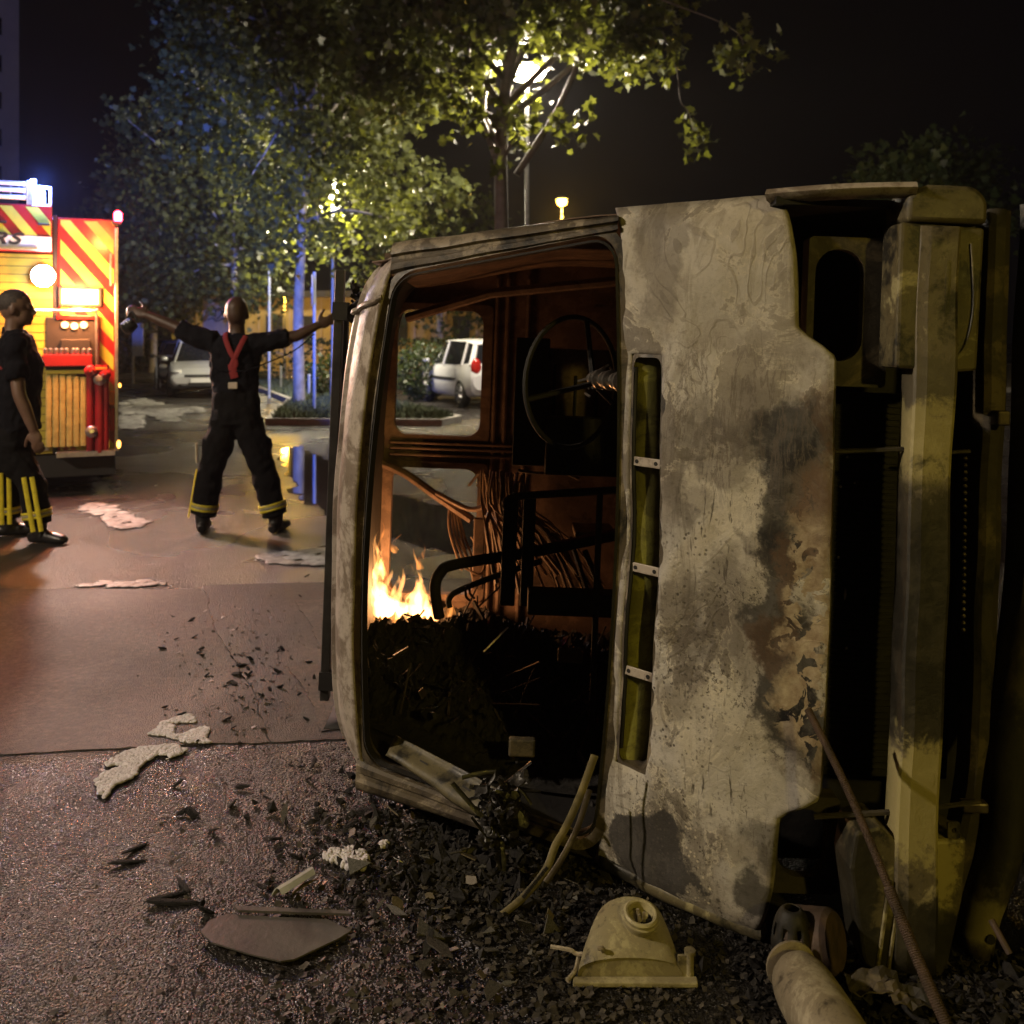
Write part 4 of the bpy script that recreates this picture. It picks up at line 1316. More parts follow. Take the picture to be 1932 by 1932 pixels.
def stripes(px0, px1, py0, py1, y, pitch, cols, parent, slope=1.0, width=0.5):
    """diagonal stripes falling to the right, clipped to the rectangle"""
    k0 = int((px0 - (py1 - py0) * slope) // pitch) - 2
    for k in range(k0, int(px1 // pitch) + 3):
        a = k * pitch; b_ = a + pitch * width
        # polygon: x between a + slope*(py-py0) and b + slope*(py-py0)
        poly = [(a, py0), (b_, py0), (b_ + slope * (py1 - py0), py1), (a + slope * (py1 - py0), py1)]
        def clip(poly, f, inter):
            out = []
            for i in range(len(poly)):
                p, q = poly[i - 1], poly[i]
                if f(q):
                    if not f(p): out.append(inter(p, q))
                    out.append(q)
                elif f(p): out.append(inter(p, q))
            return out
        lx = lambda X: (lambda p, q: (X, p[1] + (q[1] - p[1]) * (X - p[0]) / (q[0] - p[0])))
        poly = clip(poly, lambda p: p[0] >= px0, lx(px0))
        if len(poly) > 2: poly = clip(poly, lambda p: p[0] <= px1, lx(px1))
        if len(poly) < 3: continue
        g = G(); g.prism([(tx(x), tz(yy)) for x, yy in poly], (0, TY + y, 0), (1, 0, 0), (0, 0, 1), (0, 0.003, 0))
        g.build('chevron_stripe', cols[k % len(cols)], parent)


tp = [o for o in truck.children if o.name.startswith('tail_panel')][0]
stripes(112, 214, 420, 848, -0.004, 52, [M_tyel, M_tyel, M_tgrn], tp, 0.95)
ul = [o for o in truck.children if o.name.startswith('upper_locker')][0]
stripes(-60, 94, 402, 454, -0.124, 47, [M_tgrn, M_tgrn], ul, 0.9)
# the two letters in view at the end of the name on the white band
fc = bpy.data.curves.new('lettering', 'FONT')
fc.body = 'RS'; fc.size = 0.15; fc.shear = 0.35; fc.offset = 0.004; fc.extrude = 0.002; fc.align_x = 'RIGHT'; fc.space_character = 1.1
ft = bpy.data.objects.new('lettering', fc); COL.objects.link(ft)
ft.location = (tx(37), TY - 0.134, tz(470)); ft.rotation_euler = (R(90), 0, 0); ft.scale = (1.45, 1, 1)
fc.materials.append(M_dark)
bpy.context.view_layer.update()
dg = bpy.context.evaluated_depsgraph_get()
lm_ = bpy.data.meshes.new_from_object(ft.evaluated_get(dg)); lo_ = bpy.data.objects.new('lettering', lm_); COL.objects.link(lo_)
lo_.matrix_basis = ft.matrix_basis.copy(); bpy.data.objects.remove(ft); lo_.name = 'lettering'; attach(lo_, truck)
tbox('locker_handle', -5, 14, 430, 434, -0.15, -0.12, M_dark, 0.004); tbox('locker_handle', 70, 92, 431, 435, -0.15, -0.12, M_dark, 0.004)
# ladder and roof gear
for py in (361, 373, 386):
    g = G(); g.tube([(tx(-260), TY - 0.1, tz(py)), (tx(48), TY - 0.1, tz(py))], 0.022, 8); g.build('ladder_rail', M_twht, truck, smooth=True)
for px in range(-240, 50, 26):
    g = G(); g.tube([(tx(px), TY - 0.1, tz(360)), (tx(px), TY - 0.1, tz(387))], 0.012, 6); g.build('ladder_rung', M_alu, truck, smooth=True)
tbox('roof_bracket', 50, 62, 355, 398, -0.12, 0.0, M_alu, 0.004)
g = G()
for a, b_ in (((62, 366), (93, 366)), ((93, 366), (93, 398)), ((62, 398), (93, 398))):
    g.box2((tx(a[0]) - 0.01, TY - 0.13, tz(b_[1]) - 0.01), (tx(b_[0]) + 0.01, TY - 0.11, tz(a[1]) + 0.01))
g.build('roof_frame', M_twht, truck)
# blue beacon
bc = Vector((tx(70), TY - 0.06, tz(382)))
g = G(); g.lathe([(0.055, -0.09), (0.062, -0.05), (0.062, 0.04), (0.045, 0.085), (0.0, 0.1)], bc, (0, 0, 1), 16); g.build('blue_beacon', emit('blue beacon lens', (0.3, 0.5, 1.0), 22), truck, smooth=True)
g = G(); g.box2((tx(57), TY - 0.1, tz(364)), (tx(66), TY - 0.04, tz(352))); g.build('beacon_post', M_twht, truck)
point_light('beacon_light', bc + Vector((0.05, -0.1, 0.2)), (0.1, 0.2, 1.0), 13000, 0.08, truck, spot=92, aim=(-5.8, 20, 1.0), blend=0.6)
point_light('beacon_glow', bc + Vector((0.05, -0.15, 0.1)), (0.15, 0.25, 1.0), 60, 0.08, truck)
# white working lamp, orange warning bar, red lamp on the corner, amber markers
wl = Vector((tx(80), TY - 0.14, tz(526)))
g = G(); g.lathe([(0.1, 0.0), (0.115, 0.04), (0.11, 0.06), (0.02, 0.1)], wl, (0, 1, 0), 18); g.build('work_lamp_housing', M_dark, truck, smooth=True)
g = G(); g.lathe([(0.0, -0.02), (0.05, -0.014), (0.1, 0.0)], wl, (0, 1, 0), 18, caps=False); g.build('work_lamp_lens', emit('work lamp glass', (0.9, 0.95, 1.0), 150), truck, smooth=True)
point_light('work_light', wl + Vector((0, -0.09, 0.0)), (1.0, 0.75, 0.6), 470, 0.07, truck, spot=150, aim=(-2.6, 0, 1.0), blend=0.4)
point_light('work_glow', wl + Vector((0, -0.25, 0.0)), (1.0, 0.9, 0.85), 14, 0.07, truck)
tbox('warning_bar_housing', 108, 190, 544, 580, -0.06, 0.0, M_dark, 0.006)
tbox('warning_bar_lens', 114, 184, 548, 575, -0.075, -0.06, emit('orange warning lens', (1.0, 0.36, 0.1), 26), 0.004)
point_light('warning_light', (tx(150), TY - 0.3, tz(562)), (1.0, 0.3, 0.08), 220, 0.12, truck)
rl = Vector((tx(222), TY - 0.05, tz(409)))
g = G(); g.lathe([(0.03, -0.05), (0.038, -0.04), (0.036, 0.03), (0.015, 0.05)], rl, (0, 0, 1), 14); g.build('red_lamp', emit('red lamp lens', (1.0, 0.03, 0.06), 45), truck, smooth=True)
tbox('red_lamp_bracket', 212, 228, 412, 424, -0.06, 0.03, M_dark, 0.004)
point_light('red_light', rl + Vector((0.1, -0.12, 0.02)), (1.0, 0.03, 0.08), 40, 0.04, truck)
for px, py, r in ((224, 838, 0.03), (226, 727, 0.016)):
    g = G(); g.ellipsoid((tx(px), TY - 0.02, tz(py)), (r * 0.6, r * 0.6, r * 1.3), None, 10, 7); g.build('side_marker', emit('amber marker lens', (1.0, 0.4, 0.06), 9), truck, smooth=True)
# pump bay with hose bed, slats, valves and hand rails
tbox('pump_bay', 84, 186, 600, 700, -0.02, 0.02, M_dark, 0.006)
tbox('pump_bay_frame', 104, 186, 596, 604, -0.05, 0.0, M_tred, 0.006); tbox('pump_bay_frame', 178, 186, 604, 700, -0.05, 0.0, M_tred, 0.006)
tbox('control_box', 112, 168, 640, 668, -0.09, 0.0, M_dark, 0.006)
tbox('hose_tray', 78, 172, 668, 690, -0.14, 0.0, M_tred, 0.008)
for k in range(9):
    g = G(); px = 84 + 10 * k; g.lathe([(0.012, 0), (0.02, 0.01), (0.02, 0.05), (0.008, 0.06)], (tx(px), TY - 0.1, tz(668)), (random.uniform(-.4, .4), 0, 1), 10); g.build('coupling', M_alu, truck, smooth=True)
for k in range(6):
    tbox('hose_slat', 84 + 13 * k, 95.5 + 13 * k, 702 + 1.5 * k, 838, -0.1, -0.03, M_hose, 0.012)
tbox('slat_rail', 84, 164, 697, 704, -0.11, -0.02, M_tyel, 0.005)
g = G(); g.tube(catmull([(tx(60), TY - 0.12, tz(588)), (tx(120), TY - 0.12, tz(588)), (tx(176), TY - 0.12, tz(588)), (tx(180), TY - 0.1, tz(594)), (tx(181), TY - 0.08, tz(690))], 5), 0.014, 8); g.build('grab_rail', M_alu, truck, smooth=True)
for px, w in ((168, 0.035), (186, 0.045), (198, 0.03)):
    g = G(); g.tube([(tx(px), TY - 0.08, tz(688)), (tx(px), TY - 0.1, tz(740)), (tx(px), TY - 0.1, tz(850))], w, 10); g.build('delivery_pipe', M_tred, truck, smooth=True)
for px, py in ((168, 700), (186, 716), (170, 812), (196, 706)):
    g = G(); g.lathe([(0.05, 0), (0.055, 0.02), (0.055, 0.05), (0.03, 0.07), (0.02, 0.1)], (tx(px), TY - 0.1, tz(py)), (0, -1, 0.2), 14); g.build('valve', M_alu if py in (716, 812) else M_tred, truck, smooth=True)
tbox('orange_handle', 178, 200, 692, 697, -0.16, -0.1, plain('orange handle', (0.8, 0.2, 0.02), 0.4), 0.005)
for x, y in ((tx(190), TY + 1.6), (tx(-220), TY + 1.6), (tx(190), TY + 4.8), (tx(-220), TY + 4.8)):
    g = G(); g.lathe([(0.2, -0.14), (0.43, -0.14), (0.48, -0.1), (0.48, 0.1), (0.43, 0.14), (0.2, 0.14)], (x, y, 0.48), (1, 0, 0), 28); g.build('wheel', M_rubber, truck, smooth=True, angle=30)
tbox('mudflap', 186, 216, 870, 925, 1.0, 1.03, M_rubber, 0.003)
for k in range(24):
    tbox('shutter_line', -250, 96.5, 492 + k * 15, 493.2 + k * 15, -0.008, -0.004, M_dark, 0)
tbox('shutter_bar', -60, 90, 836, 844, -0.03, 0.0, M_alu, 0.003)
tbox('tail_light', 200, 216, 770, 812, -0.03, 0.0, M_tailt, 0.004)
tbox('tail_light', 200, 216, 738, 764, -0.03, 0.0, plain('amber lens', (0.6, 0.2, 0.02), 0.25), 0.004)
for px, py in ((120, 614), (138, 616), (156, 614)):
    G().lathe([(0.035, 0), (0.035, 0.02), (0.03, 0.025)], (tx(px), TY - 0.02, tz(py)), (0, -1, 0), 16).build('gauge', M_twht, truck, smooth=True)
tbox('grab_handle', 206, 210, 480, 540, -0.07, -0.05, M_alu, 0.003)
tbox('lower_step', 104, 216, 846, 856, -0.14, 0.0, M_alu, 0.004)
truck.rotation_euler = (0, 0, R(25))
# ================================================================== FIREFIGHTERS
M_skin = plain('dark brown skin', (0.085, 0.045, 0.03), 0.5, c2=(0.06, 0.032, 0.022), scale=12, bscale=120, bstr=0.15)
M_skin2 = plain('shaded tan skin', (0.17, 0.095, 0.065), 0.5, c2=(0.13, 0.07, 0.048), scale=12, bscale=120, bstr=0.15)  # darkened, the face's shade put into the skin colour
M_stub = plain('shaved hair', (0.06, 0.042, 0.034), 0.7, c2=(0.02, 0.017, 0.015), scale=60, bscale=200, bstr=0.4)
M_polo = plain('navy polo cloth', (0.009, 0.0095, 0.013), 0.9, c2=(0.005, 0.005, 0.008), spec=0.12, scale=9, bscale=18, bstr=0.35, bdist=0.012)
M_trou = plain('black turnout cloth', (0.008, 0.0077, 0.0085), 0.9, c2=(0.0045, 0.0045, 0.005), spec=0.12, scale=8, bscale=12, bstr=0.5, bdist=0.02)
M_boot = plain('black boot leather', (0.014, 0.013, 0.013), 0.4, c2=(0.008, 0.008, 0.008), scale=14, bscale=30)
M_band = plain('reflective yellow band', (0.75, 0.62, 0.04), 0.4, c2=(0.55, 0.45, 0.03), scale=25)
M_band2 = plain('silver reflective tape', (0.36, 0.34, 0.22), 0.4, c2=(0.25, 0.24, 0.15), scale=25)
M_brace = plain('red braces webbing', (0.24, 0.018, 0.022), 0.8, c2=(0.24, 0.018, 0.02), scale=30)
M_badge = plain('cream leather tag', (0.62, 0.52, 0.42), 0.6, scale=20)


def cloth_tex(sz):
    t = bpy.data.textures.new('folds', 'CLOUDS'); t.noise_scale = sz; t.noise_depth = 2
    return t


FOLDS = cloth_tex(0.09)


def fuse(g, name, mat, parent, voxel=0.011, smooth=6, fold=0.0):
    o = g.build(name, mat, parent)
    m = o.modifiers.new('fuse', 'REMESH'); m.mode = 'VOXEL'; m.voxel_size = voxel; m.use_smooth_shade = True
    m2 = o.modifiers.new('soften', 'SMOOTH'); m2.factor = 0.5; m2.iterations = smooth
    if fold:
        m3 = o.modifiers.new('folds', 'DISPLACE'); m3.texture = FOLDS; m3.strength = fold; m3.texture_coords = 'LOCAL'; m3.mid_level = 0.5
    return o


def lerpr(a, b_, n):
    return [(a[0] + (b_[0] - a[0]) * k / n, a[1] + (b_[1] - a[1]) * k / n) for k in range(n + 1)]


def limb(g, pts, rad, n=14, ref=None, sub=4):
    pp = catmull(pts, sub)
    rr = []
    for i in range(len(pp)):
        t = i / sub; k = min(int(t), len(rad) - 2); f = t - k
        a, b_ = rad[k], rad[k + 1]
        a = a if isinstance(a, tuple) else (a, a); b_ = b_ if isinstance(b_, tuple) else (b_, b_)
        rr.append((a[0] + (b_[0] - a[0]) * f, a[1] + (b_[1] - a[1]) * f))
    g.tube(pp, rr, n, ref)
    return pp


def hand(g, wrist, d, n, curl=0.35, side=1, size=1.0):
    """palm and five fingers; d pointing to the fingers, n out of the back of the hand"""
    d = Vector(d).normalized(); n = (Vector(n) - d * d.dot(Vector(n))).normalized(); s = d.cross(n) * side
    S = size
    palm = wrist + d * 0.05 * S
    rot = Matrix((s, n, d)).transposed()
    g.ellipsoid(palm, (0.042 * S, 0.018 * S, 0.056 * S), rot, 14, 9)
    g.ellipsoid(wrist + d * 0.01, (0.03 * S, 0.022 * S, 0.03 * S), rot, 12, 8)
    for off, L in ((-0.03, 0.062), (-0.0105, 0.078), (0.0105, 0.082), (0.03, 0.072)):
        base = palm + d * 0.042 * S + s * off * S
        pts = [base]; dirv = d.copy(); seg = L * S
        a = curl
        for k, fr in enumerate((0.45, 0.3, 0.25)):
            dirv = (Quaternion(s * side, 0) @ dirv)
            dirv = (d * math.cos(a * (k + 1)) - n * math.sin(a * (k + 1))).normalized()
            pts.append(pts[-1] + dirv * seg * fr)
        g.tube(pts, [0.0105 * S, 0.0098 * S, 0.009 * S, 0.0075 * S], 8)
    tb = wrist + d * 0.025 * S + s * 0.032 * S
    td = (d * 0.75 + s * 0.7 - n * 0.25).normalized()
    g.tube([tb, tb + td * 0.035 * S, tb + td * 0.06 * S + d * 0.008 - n * 0.004, tb + td * 0.075 * S + d * 0.02 - n * 0.01], [0.014 * S, 0.0125 * S, 0.0115 * S, 0.009 * S], 8)


def head(g, c, fwd, up=Vector((0, 0, 1)), k=1.0):
    """skull, jaw, nose, ears, lips, brow, neck stub; c = centre of the skull"""
    f = Vector(fwd).normalized(); u = (up - f * f.dot(up)).normalized(); s = f.cross(u)
    rot = Matrix((s, f, u)).transposed()
    at = lambda a, b_, h: c + (s * a + f * b_ + u * h) * k
    g.ellipsoid(at(0, -0.012, 0.03), (0.08 * k, 0.1 * k, 0.092 * k), rot, 20, 14)
    g.ellipsoid(at(0, -0.03, 0.0), (0.072 * k, 0.078 * k, 0.085 * k), rot, 18, 12)
    g.ellipsoid(at(0, 0.025, -0.045), (0.058 * k, 0.066 * k, 0.075 * k), rot, 16, 10)
    g.ellipsoid(at(0, 0.065, -0.092), (0.03 * k, 0.024 * k, 0.022 * k), rot, 12, 8)          # chin
    g.ellipsoid(at(0, 0.078, 0.022), (0.052 * k, 0.016 * k, 0.013 * k), rot, 12, 8)           # brow
    g.tube([at(0, 0.086, 0.008), at(0, 0.103, -0.016), at(0, 0.11, -0.034)], [0.009 * k, 0.012 * k, 0.014 * k], 8)
    g.ellipsoid(at(0, 0.098, -0.04), (0.02 * k, 0.012 * k, 0.01 * k), rot, 10, 7)
    g.ellipsoid(at(0, 0.088, -0.06), (0.026 * k, 0.012 * k, 0.008 * k), rot, 10, 7)
    g.ellipsoid(at(0, 0.086, -0.072), (0.022 * k, 0.012 * k, 0.008 * k), rot, 10, 7)
    for sg in (-1, 1):
        g.ellipsoid(at(sg * 0.078, -0.012, -0.012), (0.011 * k, 0.022 * k, 0.034 * k), rot, 10, 8)
        g.ellipsoid(at(sg * 0.032, 0.08, 0.002), (0.014 * k, 0.008 * k, 0.009 * k), rot, 8, 6)
    return at


def trousers(g, hips, kneeL, ankL, kneeR, ankR, waist, fw, wide=1.0):
    f = Vector(fw)
    s = f.cross(Vector((0, 0, 1)))
    limb(g, [waist, waist.lerp(hips, 0.5), hips], [(0.175, 0.125), (0.185, 0.135), (0.19, 0.14)], 18, ref=s)
    for kn, an, sg in ((kneeL, ankL, -1), (kneeR, ankR, 1)):
        hj = hips + s * 0.098 * sg + Vector((0, 0, -0.03))
        limb(g, [hj + Vector((0, 0, 0.08)), hj, hj.lerp(kn, 0.5), kn, kn.lerp(an, 0.35), kn.lerp(an, 0.75), an],
             [(0.1, 0.12), (0.108, 0.118), 0.098 * wide, 0.084 * wide, (0.086 * wide, 0.09 * wide), 0.082 * wide, 0.082 * wide], 16)


def boot(g, ankle, fw, k=1.0):
    f = Vector(fw).normalized(); s = f.cross(Vector((0, 0, 1)))
    z0 = ankle.copy(); z0.z = 0
    g.tube([ankle + Vector((0, 0, 0.1)), ankle + Vector((0, 0, 0.0)), z0 + Vector((0, 0, 0.05))], [(0.06, 0.06), (0.056, 0.056), (0.05, 0.05)], 12)
    pts = [z0 - f * 0.075 + Vector((0, 0, 0.035)), z0 - f * 0.05 + Vector((0, 0, 0.045)), z0 + f * 0.05 + Vector((0, 0, 0.052)), z0 + f * 0.14 + Vector((0, 0, 0.042)), z0 + f * 0.2 + Vector((0, 0, 0.035)), z0 + f * 0.225 + Vector((0, 0, 0.03))]
    g.tube(pts, [(0.033, 0.03), (0.042, 0.04), (0.05, 0.044), (0.042, 0.05), (0.034, 0.044), (0.016, 0.022)], 14, ref=Vector((0, 0, 1)))


def ring_band(parent, name, a, b_, t0, t1, r, mat, n=20, wob=0.0):
    """a band wrapped round a trouser leg between fractions t0 and t1 of the line a-b"""
    p, q = a.lerp(b_, t0), a.lerp(b_, t1)
    g = G(); d = (q - p)
    g.tube([p, p.lerp(q, 0.5), q], [r, r * 1.01, r], n, caps=False)
    return g.build(name, mat, parent, smooth=True, solid=0.003)


# ---- firefighter with both arms stretched out, seen from behind
dB = 7.25
B = lambda px, py, dy=0.0: P(px, py, dB) + Vector((0, dy, 0))
pb = thing('person', (B(450, 1005).x, dB, 0), 'firefighter in black with red braces, back turned, both arms stretched wide', 'person')
fw = Vector((0, 1, 0))
g = G()
hc = B(447, 592)
head(g, hc, Vector((-0.1, 1, -0.1)), k=1.06)
nk = B(447, 640)
limb(g, [hc + Vector((0, -0.01, -0.06)), B(447, 622), nk + Vector((0, 0, -0.06))], [0.058, 0.06, 0.075], 14)
# left arm
shL, elL, wrL = B(372, 637), B(318, 612, 0.02), B(274, 594, 0.04)
limb(g, [shL + Vector((0.1, 0, 0.0)), shL, shL.lerp(elL, 0.55), elL, elL.lerp(wrL, 0.4), wrL], [0.05, 0.054, 0.05, 0.043, 0.042, 0.03], 14)
hand(g, wrL, Vector((-0.95, 0.05, 0.3)), Vector((0, -0.9, 0.4)), 0.25, 1, 1.12)
shR, elR, wrR = B(512, 643), B(560, 633, 0.02), B(596, 614, 0.05)
limb(g, [shR + Vector((-0.1, 0, 0.0)), shR, shR.lerp(elR, 0.55), elR, elR.lerp(wrR, 0.4), wrR], [0.05, 0.054, 0.05, 0.044, 0.042, 0.03], 14)
hand(g, wrR, Vector((0.9, 0.1, 0.4)), Vector((0, -0.9, -0.3)), 0.25, -1, 1.1)
g.ellipsoid(B(443, 700), (0.14, 0.09, 0.2), None, 14, 10)
fuse(g, 'body', M_skin, pb, 0.0085, 5)
# polo shirt
g = G()
chest, waist = B(444, 668), B(444, 735)
limb(g, [B(445, 632), B(445, 650), chest, B(444, 700), waist, B(444, 750)], [(0.13, 0.075), (0.205, 0.105), (0.2, 0.125), (0.185, 0.122), (0.172, 0.115), (0.178, 0.12)], 20, ref=Vector((1, 0, 0)))
for a, b_ in ((shL, elL), (shR, elR)):
    sg = -1 if b_.x < a.x else 1
    limb(g, [a + Vector((-sg * 0.14, 0, -0.03)), a + Vector((-sg * 0.03, 0, -0.005)), a.lerp(b_, 0.35), a.lerp(b_, 0.66)], [(0.09, 0.095), (0.078, 0.085), (0.072, 0.075), (0.068, 0.07)], 16)
g.tube([B(446, 640), B(446, 628)], [0.08, 0.068], 14)
fuse(g, 'polo_shirt', M_polo, pb, 0.011, 4, 0.05)
# turnout trousers
hipB = B(446, 800)
kL, aL, kR, aR = B(398, 885), B(383, 972), B(496, 885), B(519, 972)
g = G(); trousers(g, hipB, kL, aL, kR, aR, B(444, 738), fw, 1.12)
g.box(B(390, 845), (0.03, 0.12, 0.16)); g.box(B(506, 845), (0.03, 0.12, 0.16))
fuse(g, 'trousers', M_trou, pb, 0.012, 4, 0.04)
for an, kn, fx in ((aL, kL, -0.18), (aR, kR, 0.15)):
    g = G(); a2 = an.copy(); a2.z = 0.12
    boot(g, a2 + (an - kn) * 0.05, Vector((fx, 1, 0)))
    fuse(g, 'boot', M_boot, pb, 0.009, 3)
# reflective bands: ring above the ankle, pair of stripes up the outer seam
for kn, an, nm in ((kL, aL, 'l'), (kR, aR, 'r')):
    ring_band(pb, 'reflective_band', kn, an, 0.73, 0.78, 0.103, M_band)
    ring_band(pb, 'reflective_band', kn, an, 0.78, 0.83, 0.1025, M_band2)
    ring_band(pb, 'reflective_band', kn, an, 0.83, 0.88, 0.102, M_band)
for off in (-0.022, 0.022):
    g = G()
    pts = []
    for t in (0.0, 0.2, 0.4, 0.6, 0.8, 1.02):
        p = kL.lerp(aL, t)
        ang = R(200) + off * 10
        pts.append(p + Vector((math.cos(ang) * 0.106, math.sin(ang) * 0.106, 0)))
    g.tube(catmull(pts, 3), [(0.005, 0.012)] * 16, 8, ref=Vector((-1, -0.4, 0)))
    g.build('reflective_stripe', M_band, pb, smooth=True)
G().tube([kL + Vector((-0.10, -0.02, 0.05)), kL + Vector((-0.104, -0.02, 0.2))], [(0.008, 0.014)] * 2, 8).build('piping', M_badge, pb, smooth=True)
# red braces crossing on the back, with leather tag
def strap(pts, w, name, mat, parent, t=0.006):
    pp = catmull(pts, 5)
    g = G(); g.tube(pp, [(t, w)] * len(pp), 8, ref=Vector((0, -1, 0)))
    return g.build(name, mat, parent, smooth=True)
strap([B(430, 628, -0.06), B(434, 640, -0.115), B(444, 662, -0.14), B(455, 685, -0.14), B(446, 696, -0.135)], 0.019, 'braces', M_brace, pb)
strap([B(469, 634, -0.08), B(466, 645, -0.125), B(460, 660, -0.142), B(446, 690, -0.14)], 0.019, 'braces', M_brace, pb)
strap([B(447, 686, -0.138), B(450, 703, -0.135), B(452, 712, -0.13)], 0.03, 'braces', M_brace, pb)
G().box(B(449, 726, -0.135), (0.07, 0.012, 0.05)).build('braces_tag', M_badge, pb, bevel=0.006)
strap([B(408, 690, -0.09), B(430, 698, -0.133), B(470, 698, -0.13), B(520, 680, -0.1), B(560, 660, -0.05), B(592, 630, 0.02)], 0.005, 'cord', M_polo, pb, 0.005)
# what he holds out towards the fire engine
pbg = thing('hand_lamp', B(246, 600), 'dark hand lamp held out by the firefighter with arms stretched', 'lamp')
g = G(); g.lathe([(0.02, 0), (0.05, 0.015), (0.055, 0.09), (0.03, 0.11)], B(252, 606, 0.02), (-0.5, -0.4, -0.6), 14); g.build('lamp_body', M_dark, pbg, smooth=True)
g = G(); g.tube(catmull([B(256, 604, 0.02), B(246, 588, 0.02), B(236, 600, 0.02)], 5), 0.008, 8); g.build('handle', M_dark, pbg, smooth=True)
for k in range(3):
    G().ellipsoid(B(240 + 5 * k, 612 - 3 * k, -0.05), (0.012, 0.01, 0.012), None, 8, 6).build('chrome_stud', M_alu, pbg, smooth=True)

# ---- firefighter at the left edge, profile to the right
dA = 6.96
A = lambda px, py, dy=0.0: P(px, py, dA) + Vector((0, dy, 0))
pa = thing('person', (A(45, 1015).x, dA, 0), 'firefighter in navy polo standing in profile in front of the fire engine', 'person')
fa = Vector((0.97, 0.24, 0))
g = G()
hc = A(33, 582)
at = head(g, hc, fa, k=1.1)
limb(g, [hc + Vector((-0.02, 0, -0.05)), A(26, 618), A(22, 645)], [0.062, 0.064, 0.08], 14)
shN, elN, wrN = A(52, 652, -0.18), A(68, 738, -0.24), A(92, 806, -0.22)
limb(g, [shN + Vector((0, 0.08, 0)), shN, shN.lerp(elN, 0.5), elN, elN.lerp(wrN, 0.4), wrN], [0.055, 0.058, 0.052, 0.046, 0.045, 0.032], 14)
hand(g, wrN, Vector((0.25, 0.0, -1)), Vector((0.2, -1, 0)), 0.35, 1, 1.1)
shF, elF, wrF = A(20, 652, 0.2), A(10, 740, 0.25), A(24, 806, 0.22)
limb(g, [shF + Vector((0, -0.08, 0)), shF, shF.lerp(elF, 0.5), elF, elF.lerp(wrF, 0.4), wrF], [0.055, 0.058, 0.052, 0.046, 0.045, 0.032], 14)
hand(g, wrF, Vector((0.2, 0.0, -1)), Vector((0.2, 1, 0)), 0.35, -1, 1.1)
g.ellipsoid(A(30, 700), (0.11, 0.15, 0.2), None, 14, 10)
fuse(g, 'body', M_skin2, pa, 0.0085, 5)
g = G(); g.ellipsoid(at(0, -0.022, 0.036), (0.0905, 0.1135, 0.1035), Matrix((fa.cross(Vector((0, 0, 1))), fa, Vector((0, 0, 1)))).transposed(), 18, 12)
upv = Vector((0, 0, 1))
def keep(f):
    m_ = sum((Vector(g.v[i]) for i in f), Vector()) / len(f) - hc
    fwd_, up_ = m_.dot(fa), m_.dot(upv)
    return (up_ > 0.035 + max(0, fwd_) * 0.75) or (fwd_ < -0.015 and up_ > -0.05)
g.f = [f for f in g.f if keep(f)]
g.build('cropped_hair', M_stub, pa, smooth=True, angle=180)
g = G()
latA = fa.cross(Vector((0, 0, 1)))
limb(g, [A(26, 628), A(30, 650), A(38, 690), A(36, 740), A(34, 795), A(36, 815)], [(0.1, 0.07), (0.19, 0.115), (0.195, 0.15), (0.185, 0.15), (0.18, 0.14), (0.182, 0.142)], 20, ref=latA)
for a, b_ in ((shN, elN), (shF, elF)):
    limb(g, [a + Vector((0, 0.1 if a is shN else -0.1, 0.0)), a + Vector((0, 0, 0.01)), a.lerp(b_, 0.4), a.lerp(b_, 0.72)], [(0.085, 0.085), (0.085, 0.08), (0.075, 0.075), (0.074, 0.074)], 16)
g.tube([A(24, 640), A(27, 621)], [0.085, 0.072], 14)
fuse(g, 'polo_shirt', M_polo, pa, 0.011, 4, 0.05)
hipA = A(30, 845)
kN, aN, kF, aF = A(72, 905, -0.1), A(86, 985, -0.1), A(-2, 905, 0.12), A(-6, 985, 0.16)
g = G(); trousers(g, hipA, kF, aF, kN, aN, A(34, 790), fa, 1.1)
fuse(g, 'trousers', M_trou, pa, 0.012, 4, 0.04)
for an, f2 in ((aN, Vector((0.98, -0.18, 0))), (aF, Vector((0.95, 0.3, 0)))):
    g = G(); a2 = an.copy(); a2.z = 0.12; boot(g, a2, f2); fuse(g, 'boot', M_boot, pa, 0.009, 3)
for kn, an in ((kN, aN), (kF, aF)):
    ring_band(pa, 'reflective_band', kn, an, 0.66, 0.72, 0.1, M_band)
    ring_band(pa, 'reflective_band', kn, an, 0.72, 0.78, 0.0995, M_band2)
    ring_band(pa, 'reflective_band', kn, an, 0.78, 0.83, 0.099, M_band)
    for off in (-0.025, 0.025):
        pts = []
        for t in (-0.15, 0.1, 0.35, 0.6, 0.85, 1.1):
            p = kn.lerp(an, t); ang = R(-72) + off * 10
            pts.append(p + Vector((math.cos(ang) * 0.104, math.sin(ang) * 0.104, 0)))
        pp = catmull(pts, 3)
        g = G(); g.tube(pp, [(0.005, 0.016)] * len(pp), 8, ref=Vector((0.3, -1, 0)))
        g.build('reflective_stripe', M_band, pa, smooth=True)
strap([A(8, 640, -0.16), A(6, 670, -0.17), A(10, 720, -0.175), A(16, 785, -0.17)], 0.018, 'braces', M_brace, pa)
strap([A(6, 690, -0.17), A(30, 694, -0.175), A(44, 700, -0.17)], 0.012, 'braces', M_brace, pa)
# ================================================================== STREET LAMPS
M_pole = plain('galvanised pole', (0.3, 0.3, 0.31), 0.45, metal=0.5, c2=(0.2, 0.2, 0.2), scale=10)
M_postb = plain('blue-grey painted post', (0.34, 0.37, 0.45), 0.45, c2=(0.25, 0.27, 0.33), scale=10)


